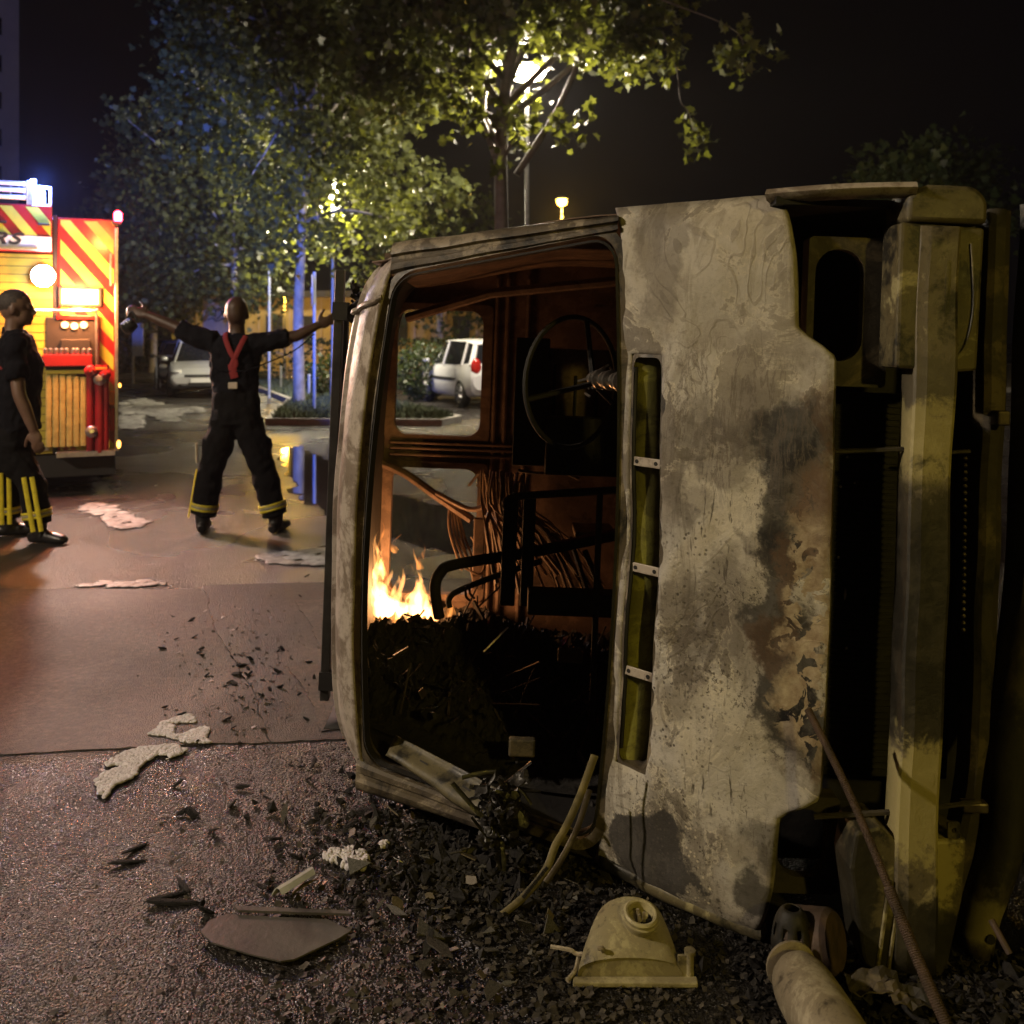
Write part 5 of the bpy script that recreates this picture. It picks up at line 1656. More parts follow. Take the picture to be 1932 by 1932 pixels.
def street_lamp(base, h, c, power, em, label, cat='street lamp', rad=0.32, bowl=0.16, name='street_lamp', group=None, light=True, lens=True):
    x, y = base
    t = thing(name, (x, y, 0), label, cat, group)
    G().tube([(x, y, 0), (x, y, 0.8), (x, y, 0.82), (x, y, h)], [0.075, 0.07, 0.05, 0.036], 10).build('pole', M_pole, t, smooth=True, angle=30)
    G().lathe([(0.03, 0.02), (rad * 0.55, 0.1), (rad, 0.04), (rad * 1.02, 0.02), (rad * 0.6, 0.02)], (x, y, h + 0.1), (0, 0, 1), 22).build('lamp_cap', M_pole, t, smooth=True)
    G().lathe([(0.035, -0.2), (bowl * 0.8, -0.15), (bowl, -0.06), (bowl * 0.9, 0.02)], (x, y, h + 0.1), (0, 0, 1), 18).build('lamp_bowl', emit('lamp glass', c, em), t, smooth=True)
    if light:
        point_light('lamp_light', (x, y, h - 0.35), c, power, 0.12, t)
    return t


white = (1.0, 0.86, 0.66); warm = (1.0, 0.72, 0.38); sodium = (1.0, 0.56, 0.07)
q = P(994, 142, 17.9); street_lamp((q.x, q.y), q.z, white, 2600, 160, 'tall street lamp with blazing white lantern among the plane tree leaves', rad=0.42, bowl=0.36)
q = P(1060, 383, 30); street_lamp((q.x, q.y), q.z, sodium, 1500, 26, 'yellow sodium street lamp glowing above the burnt van', rad=0.2, bowl=0.17)
q = P(628, 357, 22.6); street_lamp((q.x, q.y), q.z, (1.0, 0.88, 0.6), 2700, 90, 'street lamp shining through the crown of the big tree', rad=0.3, bowl=0.15)
q = P(512, 441, 44); street_lamp((q.x, q.y), q.z, (1.0, 0.88, 0.6), 900, 60, 'far street lamp showing as a dot behind the big tree', rad=0.36, bowl=0.22)
q = P(537, 566, 40); street_lamp((q.x, q.y), q.z, sodium, 800, 40, 'low yellow garden lamp in front of the ochre building', rad=0.2, bowl=0.15, name='garden_lamp')
# lamps behind the photographer that light the van (out of the picture)
LA = (-7.6, 0.6); street_lamp(LA, 5.6, (1.0, 0.81, 0.59), 2700, 40, 'street lamp on the pavement beside the photographer, lighting the bonnet', name='street_lamp')
LB = (3.0, -4.6); street_lamp(LB, 4.2, (1.0, 0.74, 0.12), 520, 40, 'yellow street lamp behind the photographer', name='street_lamp')

# ================================================================== TREES
def leaf_mat(name, c, c2):
    m = bpy.data.materials.new(name); m.use_nodes = True
    nt = m.node_tree
    b = nt.nodes['Principled BSDF']; out = [n for n in nt.nodes if n.type == 'OUTPUT_MATERIAL'][0]
    v = objvec(nt)
    col = ramp(nt, tex_noise(nt, v, 2.2, 3, 0.6), [(0.3, c2), (0.7, c)])
    nt.links.new(col, b.inputs['Base Color']); b.inputs['Roughness'].default_value = 0.45
    tr = nt.nodes.new('ShaderNodeBsdfTranslucent')
    nt.links.new(mixc(nt, 1.0, col, (1.6, 1.5, 0.5), 'MULTIPLY'), tr.inputs['Color'])
    mx = nt.nodes.new('ShaderNodeMixShader'); mx.inputs[0].default_value = 0.45
    nt.links.new(b.outputs[0], mx.inputs[1]); nt.links.new(tr.outputs[0], mx.inputs[2]); nt.links.new(mx.outputs[0], out.inputs['Surface'])
    return m


M_leaf = leaf_mat('plane tree leaf', (0.1, 0.115, 0.04), (0.05, 0.06, 0.024))
M_leaf2 = leaf_mat('dark shrub leaf', (0.05, 0.075, 0.03), (0.03, 0.045, 0.02))
M_bark_shade = plain('shaded plane bark', (0.15, 0.13, 0.12), 0.8, c2=(0.08, 0.07, 0.06), scale=5, bscale=22, bstr=0.4)  # darker copy of the plane bark, night shade put into its colour
M_bark = plain('smooth plane bark', (0.36, 0.33, 0.29), 0.75, c2=(0.2, 0.18, 0.15), scale=5, bscale=22, bstr=0.4)
LEAF = np.array([(0, -.5), (.12, -.3), (.45, -.38), (.3, -.1), (.58, .1), (.24, .14), (0, .62), (-.24, .14), (-.58, .1), (-.3, -.1), (-.45, -.38), (-.12, -.3)])
LEAF5 = np.array([(0, -.5), (.42, -.05), (.0, .6), (-.42, -.05)])


def leaf_mesh(name, centers, size, mat, shape=LEAF, up=0.35, r=None):
    r = r or rng
    n = len(centers); k = len(shape)
    nrm = r.normal(size=(n, 3)); nrm[:, 2] = np.abs(nrm[:, 2]) * 0.8 + up
    nrm /= np.linalg.norm(nrm, axis=1)[:, None]
    t = r.normal(size=(n, 3)); t -= nrm * (t * nrm).sum(1)[:, None]; t /= np.linalg.norm(t, axis=1)[:, None]
    b = np.cross(nrm, t)
    s = size * r.uniform(0.6, 1.25, n)
    fold = (np.abs(shape[:, 0]) * 0.35)
    V = centers[:, None, :] + (t[:, None, :] * shape[None, :, :1] + b[:, None, :] * shape[None, :, 1:] + nrm[:, None, :] * fold[None, :, None]) * s[:, None, None]
    me = bpy.data.meshes.new(name)
    me.vertices.add(n * k); me.vertices.foreach_set('co', V.reshape(-1).astype(np.float32))
    me.loops.add(n * k); me.loops.foreach_set('vertex_index', np.arange(n * k, dtype=np.int32))
    me.polygons.add(n); me.polygons.foreach_set('loop_start', np.arange(0, n * k, k, dtype=np.int32)); me.polygons.foreach_set('loop_total', np.full(n, k, dtype=np.int32))
    me.materials.append(mat)
    me.update(calc_edges=True)
    return me


def crown_points(ells, ncl, per, spread, r):
    vols = np.array([e[1] * e[2] * e[3] for e in ells]); pr = vols / vols.sum()
    cl = []
    for _ in range(ncl):
        e = ells[r.choice(len(ells), p=pr)]
        d = r.normal(size=3); d /= np.linalg.norm(d)
        rad = r.uniform(0.25, 1.0) ** 0.45
        cl.append(np.array(e[0]) + d * rad * np.array(e[1:4]))
    cl = np.array(cl)
    pts = np.repeat(cl, per, axis=0) + r.normal(size=(ncl * per, 3)) * spread
    return cl, pts


def tree(name, label, base, trunk_pts, r0, r1, ells, ncl, per, spread, leaf, mat=M_leaf, bark=M_bark, shape=LEAF, seed=1, group='street trees', nb=14, clear=None):
    t = thing(name, base, label, 'tree', group)
    r = np.random.default_rng(seed); rr = random.Random(seed)
    tp = catmull(trunk_pts, 5); m = len(tp)
    g = G(); g.tube(tp, [r0 + (r1 - r0) * (k / (m - 1)) ** 0.8 + (0.25 * r0 if k == 0 else 0) for k in range(m)], 12)
    cl, pts = crown_points(ells, ncl, per, spread, r)
    for k in range(nb):
        e = Vector(cl[rr.randrange(len(cl))])
        i0 = rr.randrange(int(m * 0.45), m); s0 = tp[i0]
        mid = s0.lerp(e, 0.5) + Vector((rr.uniform(-.3, .3), rr.uniform(-.3, .3), rr.uniform(-.1, .35)))
        pp = catmull([s0, mid, e], 4)
        ra = r1 * 0.8
        g.tube(pp, [ra * (1 - 0.85 * q_ / (len(pp) - 1)) + 0.006 for q_ in range(len(pp))], 6)
    g.build('trunk', bark, t, smooth=True, angle=60)
    if clear:
        cx_, cy_, rx_, ry_ = clear
        ppx = 966 + pts[:, 0] / pts[:, 1] * F; ppy = 645 - (pts[:, 2] - CAM_H) / pts[:, 1] * F
        pts = pts[(((ppx - cx_) / rx_) ** 2 + ((ppy - cy_) / ry_) ** 2 > 1) | (r.uniform(size=len(pts)) < 0.08)]
    me = leaf_mesh('crown', pts, leaf, mat, shape, r=r)
    o = bpy.data.objects.new('crown', me); COL.objects.link(o); attach(o, t)
    return t


e = lambda px, py, d, rx, ry, rz: (tuple(P(px, py, d)), rx, ry, rz)
# the big tree right behind the standing firefighter
b1 = GP(565, 772); d1 = b1.y
tree('plane_tree', 'big plane tree with blue-lit trunk right of the standing firefighter', b1, [b1, P(563, 600, d1), P(568, 480, d1), P(572, 380, d1), P(590, 250, d1), P(600, 80, d1)], 0.135, 0.06,
     [e(520, 200, d1, 2.6, 2.2, 2.3), e(690, 170, d1, 1.9, 2, 2.2), e(420, 200, d1 + 1, 1.4, 2, 2.0), e(640, 400, d1, 2.1, 1.9, 1.15), e(790, 370, d1, 0.9, 1.2, 1.0), e(560, 20, d1, 2.8, 2, 1.6), e(600, 500, d1 + 1, 1.6, 1.2, 0.55)],
     340, 58, 0.25, 0.155, seed=3, nb=22)
# the second one, behind his head
b2 = Vector(((440 - 966) / F * 27, 27, 0.1)); d2 = 27
tree('plane_tree', 'plane tree whose blue-lit trunk rises behind the standing firefighter\'s head', b2, [b2, P(441, 600, d2), P(443, 500, d2), P(440, 420, d2), P(430, 300, d2)], 0.14, 0.06,
     [e(400, 430, d2, 2.4, 2.2, 1.7), e(330, 330, d2, 1.9, 2, 2.2), e(440, 530, d2, 2.0, 1.6, 0.8), e(300, 480, d2, 1.3, 1.8, 1.5), e(470, 330, d2, 2, 2, 2)], 260, 50, 0.28, 0.17, seed=5, nb=18)
b3 = Vector(((355 - 966) / F * 38, 38, 0)); d3 = 38
tree('plane_tree', 'smaller plane tree farther along the street, beyond the parked cars', b3, [b3, P(356, 600, d3), P(352, 520, d3), P(350, 420, d3)], 0.2, 0.09,
     [e(330, 480, d3, 2.6, 3, 2.4), e(270, 540, d3, 1.7, 3, 1.4), e(250, 400, d3, 1.3, 2, 2.0), e(380, 560, d3, 2.0, 2, 1.0)], 190, 30, 0.36, 0.25, seed=7, nb=12)
b3b = Vector(((288 - 966) / F * 46, 46, 0)); d3b = 46
tree('plane_tree', 'dim far tree at the bend of the street beside the blue board', b3b, [b3b, P(290, 600, d3b), P(285, 500, d3b), P(280, 400, d3b)], 0.2, 0.1,
     [e(270, 470, d3b, 2.6, 3, 3.2), e(215, 480, d3b, 2.2, 3, 2.2), e(300, 560, d3b, 2.6, 2, 1.2)], 150, 28, 0.42, 0.3, seed=9, nb=10)
# the tree over the white lamp, its boughs hanging into the picture from above
b4 = Vector(((948 - 966) / F * 16.5, 16.5, 0)); d4 = 16.5
t4 = tree('plane_tree', 'tall plane tree behind the van, boughs spread around the white lamp', b4, [b4, P(945, 520, d4), P(946, 430, d4), P(945, 300, d4), P(952, 180, d4), P(975, 40, d4), P(1000, -120, d4)], 0.15, 0.08,
     [e(850, 60, d4, 1.9, 1.5, 1.2), e(1050, 60, d4, 1.9, 1.5, 0.75), e(1200, 60, d4, 0.9, 1.2, 0.75), e(760, 110, d4 + 1, 1.0, 1.5, 1.0), e(1000, -60, d4, 3.4, 2, 1.0), e(900, 215, d4 - 0.6, 0.5, 0.5, 0.22), e(1010, 240, d4 - 0.4, 0.45, 0.5, 0.28), e(1080, 235, d4 - 0.4, 0.35, 0.4, 0.3), e(930, 285, d4 - 0.5, 0.12, 0.2, 0.35), e(1400, 60, d4 - 1, 0.6, 0.6, 0.45), e(1270, 110, d4 - 1, 0.2, 0.3, 0.55)],
     250, 52, 0.2, 0.165, seed=11, nb=16, bark=M_bark_shade, clear=(1000, 140, 85, 44))
g = G(); g.tube(catmull([P(975, 330, d4), P(1020, 260, d4), P(1055, 200, d4), P(1090, 120, d4)], 5), [0.06] * 6 + [0.045] * 10, 10); g.build('bough', M_bark_shade, t4, smooth=True)
g = G(); g.tube(catmull([P(1250, 60, d4 - 1), P(1276, 130, d4 - 1), P(1284, 190, d4 - 1), P(1300, 215, d4 - 1), P(1318, 290, d4 - 1)], 5), 0.008, 6); g.build('twig', M_bark_shade, t4, smooth=True)
g = G(); g.tube(catmull([P(1100, -60, d4), P(1250, 0, d4 - 1), P(1390, 60, d4 - 1), P(1400, 130, d4 - 1)], 5), [0.022 - 0.0012 * k for k in range(16)], 6); g.build('twig', M_bark_shade, t4, smooth=True)
# single leaves that hang free against the night sky
LM = []
for k in range(5):
    lm = leaf_mesh('leaf', np.zeros((1, 3)), 0.2, M_leaf, LEAF, 0.0, np.random.default_rng(40 + k)); LM.append(lm)


def leaf_spray(px, py, wx, wy, n, d, seed):
    rr = random.Random(seed)
    for k in range(n):
        p = P(px + rr.gauss(0, wx), py + rr.gauss(0, wy), d + rr.gauss(0, 0.12))
        o = bpy.data.objects.new('leaf', rr.choice(LM)); COL.objects.link(o)
        o.location = p; s = rr.uniform(0.55, 1.25); o.scale = (s, s, s)
        o.rotation_euler = (rr.uniform(0, 6.3), rr.uniform(0, 6.3), rr.uniform(0, 6.3))
        attach(o, t4)


leaf_spray(1314, 255, 14, 24, 46, d4 - 1, 1); leaf_spray(1395, 112, 18, 18, 34, d4 - 1, 2); leaf_spray(1272, 90, 12, 38, 34, d4 - 1, 3)
leaf_spray(1085, 235, 20, 22, 30, d4 - 0.4, 4); leaf_spray(1015, 235, 26, 18, 36, d4 - 0.4, 5); leaf_spray(905, 208, 30, 12, 30, d4 - 0.5, 6); leaf_spray(1118, 208, 8, 8, 8, d4 - 0.4, 7)
leaf_spray(1440, 80, 30, 20, 18, d4 - 1, 8); leaf_spray(935, 300, 6, 24, 12, d4 - 0.5, 9)
# dark trees far off at the right and behind
for i, (px, py, d, rx, rz, lb) in enumerate([(1740, 345, 30, 2.2, 0.9, 'dark tree top just showing above the right end of the van'), (830, 470, 40, 3.2, 2.6, 'dark tree behind the street lamps above the windscreen'),
                                            (120, 520, 50, 4.5, 3.0, 'dim dark tree behind the fire engine')]):
    b = Vector(((px - 966) / F * d, d, 0))
    tree('broadleaf_tree', lb, b, [b, b + Vector((0, 0, 1.5)), P(px, py + 40, d), P(px, py, d)], 0.2, 0.1, [e(px, py, d, rx, rx, rz), e(px + 30, py + 60, d, rx * 1.1, rx, rz)], 120, 30, 0.4, 0.26, M_leaf2, seed=20 + i, nb=8, group='dark trees farther off')


# hedge, bushes
def bush(name, label, c, rx, ry, rz, n, leaf, seed, cat='bush', boxy=False):
    t = thing(name, (c[0], c[1], 0), label, cat)
    r = np.random.default_rng(seed)
    if boxy:
        u = r.uniform(-1, 1, size=(n, 3)); ax = r.integers(0, 3, n); sg = r.choice([-1, 1], n)
        u[np.arange(n), ax] = sg * r.uniform(0.85, 1.0, n)
    else:
        u = r.normal(size=(n, 3)); u /= np.linalg.norm(u, axis=1)[:, None]; u *= (r.uniform(0.3, 1, n) ** 0.4)[:, None]
    pts = u * np.array([rx, ry, rz]) + np.array([c[0], c[1], rz * 1.0]) + r.normal(size=(n, 3)) * 0.05
    me = leaf_mesh('foliage', pts, leaf, M_leaf2, LEAF5, r=r)
    o = bpy.data.objects.new('foliage', me); COL.objects.link(o); attach(o, t)
    g = G()
    for k in range(5):
        g.tube([(c[0] + random.uniform(-.4, .4) * rx, c[1], 0), (c[0] + random.uniform(-.8, .8) * rx, c[1] + random.uniform(-.4, .4) * ry, rz * 1.5)], 0.02, 5)
    g.build('stem', M_bark, t)
    return t


bush('hedge', 'long clipped dark hedge in front of the ochre building', (-3.0, 31.5), 6.5, 0.5, 0.75, 7000, 0.14, 31, 'hedge', True)
q = GP(782, 762); bush('bush', 'round dark bush beside the parked white car', (q.x + 0.1, q.y + 1.2), 0.75, 0.7, 0.72, 1600, 0.11, 32)
bush('bush', 'low bush by the posts under the big tree', ((625 - 966) / F * 24, 24), 0.7, 0.6, 0.55, 1200, 0.11, 33)
bush('bush', 'dark bush at the street bend behind the blue board', ((245 - 966) / F * 48, 48), 1.6, 1.2, 1.3, 1500, 0.2, 34)

# ================================================================== BUILDINGS
M_ochre = plain('ochre render', (0.5, 0.36, 0.14), 0.9, c2=(0.4, 0.28, 0.1), scale=2, bscale=20, bstr=0.3)
M_buff = plain('buff render', (0.55, 0.42, 0.3), 0.9, c2=(0.44, 0.33, 0.23), scale=3, bscale=20, bstr=0.3)
M_tower = plain('pale tower render', (0.5, 0.45, 0.44), 0.9, c2=(0.42, 0.38, 0.37), scale=0.5)
bd = thing('low_building', (-8, 46, 0), 'long low ochre-lit building behind the hedge', 'building')
g = G(); g.box2((-16, 46, 0), (3, 54, 3.6)); g.build('wall', M_ochre, bd, bevel=0.02)
g = G(); g.box2((-16.3, 45.6, 3.6), (3.3, 54.3, 3.9)); g.build('roof', M_dark, bd)
for k in range(12):
    x = -15.2 + 1.5 * k
    G().box((x, 45.99, 1.8), (0.07, 0.06, 3.5)).build('panel_joint', M_buff, bd)
    if k % 3 != 1:
        w = G().box((x + 0.75, 45.985, 2.1), (0.8, 0.05, 1.2)).build('window', M_black, bd)
        G().box((x + 0.75, 45.96, 1.46), (0.95, 0.1, 0.07)).build('sill', M_buff, w)
mw = thing('mural_wall', P(408, 700, 34), 'buff wall with a dark line drawing left of the standing firefighter\'s head', 'wall')
a = P(383, 560, 34); b_ = P(434, 640, 34)
g = G(); g.box2((a.x, 34, 0), (b_.x, 34.25, a.z)); g.build('wall', M_buff, mw, bevel=0.01)
g = G(); 
for pts in ([(395, 596), (398, 586), (404, 584), (408, 592), (404, 598)], [(406, 588), (412, 582), (418, 586), (416, 596), (408, 602)], [(392, 604), (400, 600), (410, 606), (420, 600)], [(416, 590), (424, 588), (427, 596), (420, 603)]):
    g.tube(catmull([P(x, y, 33.98) for x, y in pts], 4), 0.02, 5)
g.build('line_drawing', M_dark, mw)
tw = thing('tower_block', ((36 - 966) / F * 78, 78, 0), 'pale tower block dimly rising behind the fire engine at the left edge', 'building')
xr = (36 - 966) / F * 78
g = G(); g.box2((xr - 14, 78, 0), (xr, 92, 29.5)); g.build('wall', M_tower, tw, bevel=0.05)
for i in range(9):
    for j in range(4):
        x = xr - 1.9 - 3.2 * j; z = 2.4 + 3.0 * i
        w = G().box((x, 77.99, z + 0.6), (1.3, 0.06, 1.4)).build('window', M_glassdark, tw)
        G().box((x, 77.95, z - 0.15), (1.5, 0.16, 0.09)).build('sill', M_tower, w)

tw.rotation_euler = (0, 0, R(29))

# ================================================================== SIGNS, POSTS, BOARD
d = 18.0
ns = thing('no_entry_sign', ((599 - 966) / F * d, d, 0), 'red round no-entry sign seen nearly edge-on beside the roof rack bar', 'sign')
c = P(589, 548, d)
nrm = Vector((math.cos(R(197)), math.sin(R(197)), 0)); nrm = Vector((-0.97, -0.24, 0)); tt = Vector((-nrm.y, nrm.x, 0))
M_white = plain('white sign film', (0.8, 0.8, 0.82), 0.4, c2=(0.7, 0.7, 0.72), scale=6)
G().lathe([(0.3, 0.0), (0.3, 0.012)], c, nrm, 28).build('disc', M_white, ns)
G().lathe([(0.275, 0.012), (0.275, 0.016)], c, nrm, 28).build('red_face', M_tred, ns)
g = G(); rot = Matrix((tt, nrm, Vector((0, 0, 1)))).transposed(); g.box(c + nrm * 0.019, (0.42, 0.006, 0.1), rot); g.build('white_bar', M_white, ns)
pp = c - nrm * 0.04; G().tube([(pp.x, pp.y, 0), (pp.x, pp.y, c.z + 0.35)], 0.03, 10).build('post', M_postb, ns, smooth=True)
for px, py0, py1, d, r, lb in ((508, 500, 742, 24.5, 0.035, 'tall thin blue-lit pole left of the big trunk'), (583, 706, 756, 23.5, 0.04, 'short blue-lit bollard right of the big trunk'),
                              (637, 560, 745, 21, 0.05, 'blue-lit pole between the roof rack bar and the van roof'), (530, 690, 735, 27, 0.03, 'short thin post left of the big trunk base')):
    x = (px - 966) / F * d; zt = P(px, py0, d).z
    G_ = G().lathe([(r * 1.3, 0), (r * 1.3, 0.05), (r, 0.06), (r, zt - 0.05), (r * 1.15, zt - 0.04), (r * 0.7, zt)], (x, d, 0.0), (0, 0, 1), 12)
    o = G_.build('metal_post', M_postb, smooth=True, angle=30); set_meta(o, lb, 'post', 'posts on the verge')
d = 33
bo = thing('notice_board', ((258 - 966) / F * d, d, 0), 'blue-lit notice board on one leg beside the street bend', 'board')
a = P(249, 610, d); b_ = P(270, 672, d)
g = G(); g.box2((a.x, d, b_.z), (b_.x, d + 0.05, a.z)); g.build('panel', M_postb, bo, bevel=0.01)
G().box2((a.x, d, 0), (a.x + 0.06, d + 0.05, b_.z)).build('leg', M_postb, bo)
d = 30
be = thing('street_table', ((315 - 966) / F * d, d, 0), 'pale slab table on thin legs left of the parked cars', 'table')
q = P(315, 672, d)
G().box((q.x, q.y, q.z), (0.62, 0.4, 0.06)).build('slab', M_kerb, be, bevel=0.01)
for sx in (-0.27, 0.27):
    for sy in (-0.16, 0.16):
        G().box2((q.x + sx - 0.02, q.y + sy - 0.02, 0), (q.x + sx + 0.02, q.y + sy + 0.02, q.z - 0.03)).build('leg', M_postb, be)

# ================================================================== PARKED CARS
def car_thing(label, loc, heading, paint, L=4.1, W=0.86, H=1.5, rear=0.0, group='parked cars'):
    t = thing('parked_car', (0, 0, 0), label, 'car', group)
    hl = L / 2
    st = [(-hl, .42, .72, .93), (-hl + .06, .30, .92, .97), (-hl + .35, .24, .99, 1.0), (-hl + .9, .22, .97, 1.0), (0, .2, .95, 1.0), (hl - 1.25, .2, .94, 1.0), (hl - .95, .22, .93, .99), (hl - .55, .24, .85, .97), (hl - .2, .26, .74, .93), (hl - .04, .32, .62, .86), (hl, .38, .54, .8)]
    g = G(); secs = []
    for x, zl, zt, w in st:
        w *= W; zm = zl + (zt - zl) * .5
        half = [(0, zl), (w * .86, zl), (w * .97, zl + .08), (w, zm), (w * .985, zm + (zt - zm) * .55), (w * .93, zt - .02), (w * .8, zt + .015), (0, zt + .03)]
        secs.append([(x, y, z) for y, z in half] + [(x, -y, z) for y, z in half[-2:0:-1]])
    for a, b_ in zip(secs, secs[1:]): g.strip(a, b_)
    n = len(secs[0]); g.add(secs[0], [tuple(range(n))]); g.add(secs[-1], [tuple(range(n))])
    bm_ = g.build('body', paint, t, smooth=True, angle=50)
    # cabin: glass house, roof skin, pillars
    zb, zr = .95, H
    low = [(-hl + .22, .88), (-hl + .7, .94), (0, .95), (hl - 1.35, .93), (hl - .98, .8)]
    top = [(-hl + .45, .68), (-hl + .8, .74), (0, .76), (hl - 1.75, .74), (hl - 1.62, .66)]
    ztop = [zr - .1, zr - .03, zr, zr - .02, zr - .08]
    zlow = [zb, zb, zb, zb, zb - .02]
    g = G()
    for sg in (1, -1):
        g.grid(lambda i, k: Vector((low[int(i)][0], sg * low[int(i)][1] * W, zlow[int(i)])) if k == 0 else Vector((top[int(i)][0], sg * top[int(i)][1] * W, ztop[int(i)])), list(range(5)), [0, 1])
    g.add([(low[0][0], W * low[0][1], zlow[0]), (low[0][0], -W * low[0][1], zlow[0]), (top[0][0], -W * top[0][1], ztop[0]), (top[0][0], W * top[0][1], ztop[0])], [(0, 1, 2, 3)])
    g.add([(low[4][0] + .1, W * low[4][1], zlow[4]), (low[4][0] + .1, -W * low[4][1], zlow[4]), (top[4][0], -W * top[4][1], ztop[4]), (top[4][0], W * top[4][1], ztop[4])], [(0, 1, 2, 3)])
    g.build('windows', M_glassdark, t)
    g = G(); g.grid(lambda i, k: Vector((top[int(i)][0], k * top[int(i)][1] * W * 1.03, ztop[int(i)] + .012 + .035 * (1 - k * k))), list(range(5)), [-1, -.7, -.3, 0, .3, .7, 1])
    g.build('roof', paint, t, smooth=True, solid=0.02)
    for sg in (1, -1):
        for i, r_ in ((0, .07), (1, .04), (2, .035), (4, .035)):
            x0 = low[i][0] + (.1 if i == 4 else 0)
            G().tube([(x0, sg * low[i][1] * W, zlow[i] - .02), (top[i][0], sg * top[i][1] * W, ztop[i] + .01)], [r_, r_ * .8], 6).build('pillar', paint, t, smooth=True)
        G().ellipsoid((hl - 1.12, sg * (W + .1), 1.0), (.07, .1, .07), None, 10, 7).build('mirror', paint, t, smooth=True)
        G().ellipsoid((hl - .19, sg * W * .7, .68), (.2, .15, .085), None, 12, 8).build('headlight', M_lens, t, smooth=True)
        G().ellipsoid((-hl + .08, sg * W * .82, .9), (.09, .12, .2), None, 12, 8).build('tail_light', M_tail, t, smooth=True)
        G().ellipsoid((hl - .05, sg * W * .6, .36), (.05, .07, .05), None, 8, 6).build('fog_lamp', M_dark, t, smooth=True)
        G().box((-.05, sg * (W + .005), .62), (1.9, .03, .06)).build('side_strip', M_dark, t, bevel=.01)
        for x in (hl - .82, -hl + .72):
            G().lathe([(.355, 0), (.36, .02), (.36, .035)], (x, sg * (W - .055), .33), (0, sg, 0), 22).build('wheel_arch', M_black, t)
            w = G().lathe([(.2, -.1), (.29, -.1), (.315, -.06), (.315, .05), (.29, .08), (.22, .075)], (x, sg * (W - .06), .315), (0, sg, 0), 24).build('wheel', M_rubber, t, smooth=True, angle=30)
            gr = G(); gr.lathe([(.215, .05), (.21, .085), (.19, .075)], (x, sg * (W - .06), .315), (0, sg, 0), 22, caps=False)
            for k in range(7):
                an = 2 * math.pi * k / 7
                gr.tube([(x, sg * (W + .005), .315), (x + .2 * math.cos(an), sg * (W + .015), .315 + .2 * math.sin(an))], .022, 5)
            gr.lathe([(.05, .05), (.045, .09), (0.01, .095)], (x, sg * (W - .06), .315), (0, sg, 0), 12)
            gr.build('rim', M_alu, w, smooth=True)
    G().box((hl - .02, 0, .58), (.06, .8, .07)).build('grille', M_dark, t, bevel=.015)
    G().box((hl - .02, 0, .36), (.06, .62, .11)).build('air_intake', M_dark, t, bevel=.015)
    G().box((hl + .012, 0, .46), (.02, .5, .1)).build('number_plate', M_white, t)
    G().box((-hl - .012, 0, .6), (.02, .5, .1)).build('number_plate', M_white, t)
    G().tube([(hl - 1.05, -.35, .95), (hl - 1.25, .1, 1.12)], .012, 5).build('wiper', M_dark, t)
    t.location = loc; t.rotation_euler = (0, 0, heading)
    return t


M_lens = plain('headlight glass', (0.75, 0.76, 0.8), 0.12, metal=0.4, c2=(0.5, 0.5, 0.55), scale=12)
M_tail = plain('red tail lens', (0.5, 0.02, 0.015), 0.2, c2=(0.35, 0.015, 0.012), scale=12)
M_silver = plain('silver car paint', (0.52, 0.53, 0.56), 0.3, metal=0.35, c2=(0.46, 0.47, 0.5), scale=2, coat=0.5)
M_wcar = plain('white car paint', (0.74, 0.74, 0.76), 0.35, c2=(0.68, 0.68, 0.7), scale=2, coat=0.5)
M_dcar = plain('dark blue car paint', (0.03, 0.033, 0.045), 0.3, c2=(0.025, 0.028, 0.038), scale=2, coat=0.5)
q = GP(392, 752)
car_thing('silver hatchback parked facing us left of the standing firefighter', (q.x - 0.75, q.y + 2.0, 0), R(-74), M_silver)
car_thing('dark car parked behind the silver hatchback', (q.x - 3.2, q.y + 7.6, 0), R(-72), M_dcar, 4.2, 0.87, 1.48)
fr = GP(812, 758); re = GP(866, 769)
hd = math.atan2(fr.y - re.y, fr.x - re.x)
ctr = (fr + re) / 2
side = Vector((math.cos(hd), math.sin(hd), 0)).cross(Vector((0, 0, 1)))
ctr += side * 0.8
car_thing('white hatchback parked across the road, seen through the van\'s windows', (ctr.x, ctr.y + 0.2, 0), hd, M_wcar, 4.1, 0.87, 1.47)
# ================================================================== LOOSE THINGS ON THE GROUND
M_glass = plain('dusty broken glass', (0.1, 0.092, 0.08), 0.2, c2=(0.035, 0.032, 0.028), scale=12, spec=0.7, rvar=0.12)
M_refl = scorched('burnt lamp reflector', (0.47, 0.42, 0.24), (0.3, 0.26, 0.15), (0.08, 0.066, 0.04), 0.82, 0.45, 8)
M_can = scorched('scorched tin', (0.46, 0.4, 0.28), (0.3, 0.25, 0.17), (0.07, 0.055, 0.04), 0.85, 0.45, 7, 0.2)
M_board = plain('grey plastic sheet', (0.13, 0.12, 0.11), 0.35, c2=(0.06, 0.055, 0.05), scale=5, bscale=50, bstr=0.3)
M_rod = plain('rusty ribbed steel', (0.1, 0.062, 0.042), 0.7, c2=(0.04, 0.028, 0.02), scale=18, bscale=60, bstr=0.5)
M_trim = plain('scorched yellow trim', (0.3, 0.25, 0.13), 0.5, c2=(0.1, 0.085, 0.05), scale=14, bscale=50)

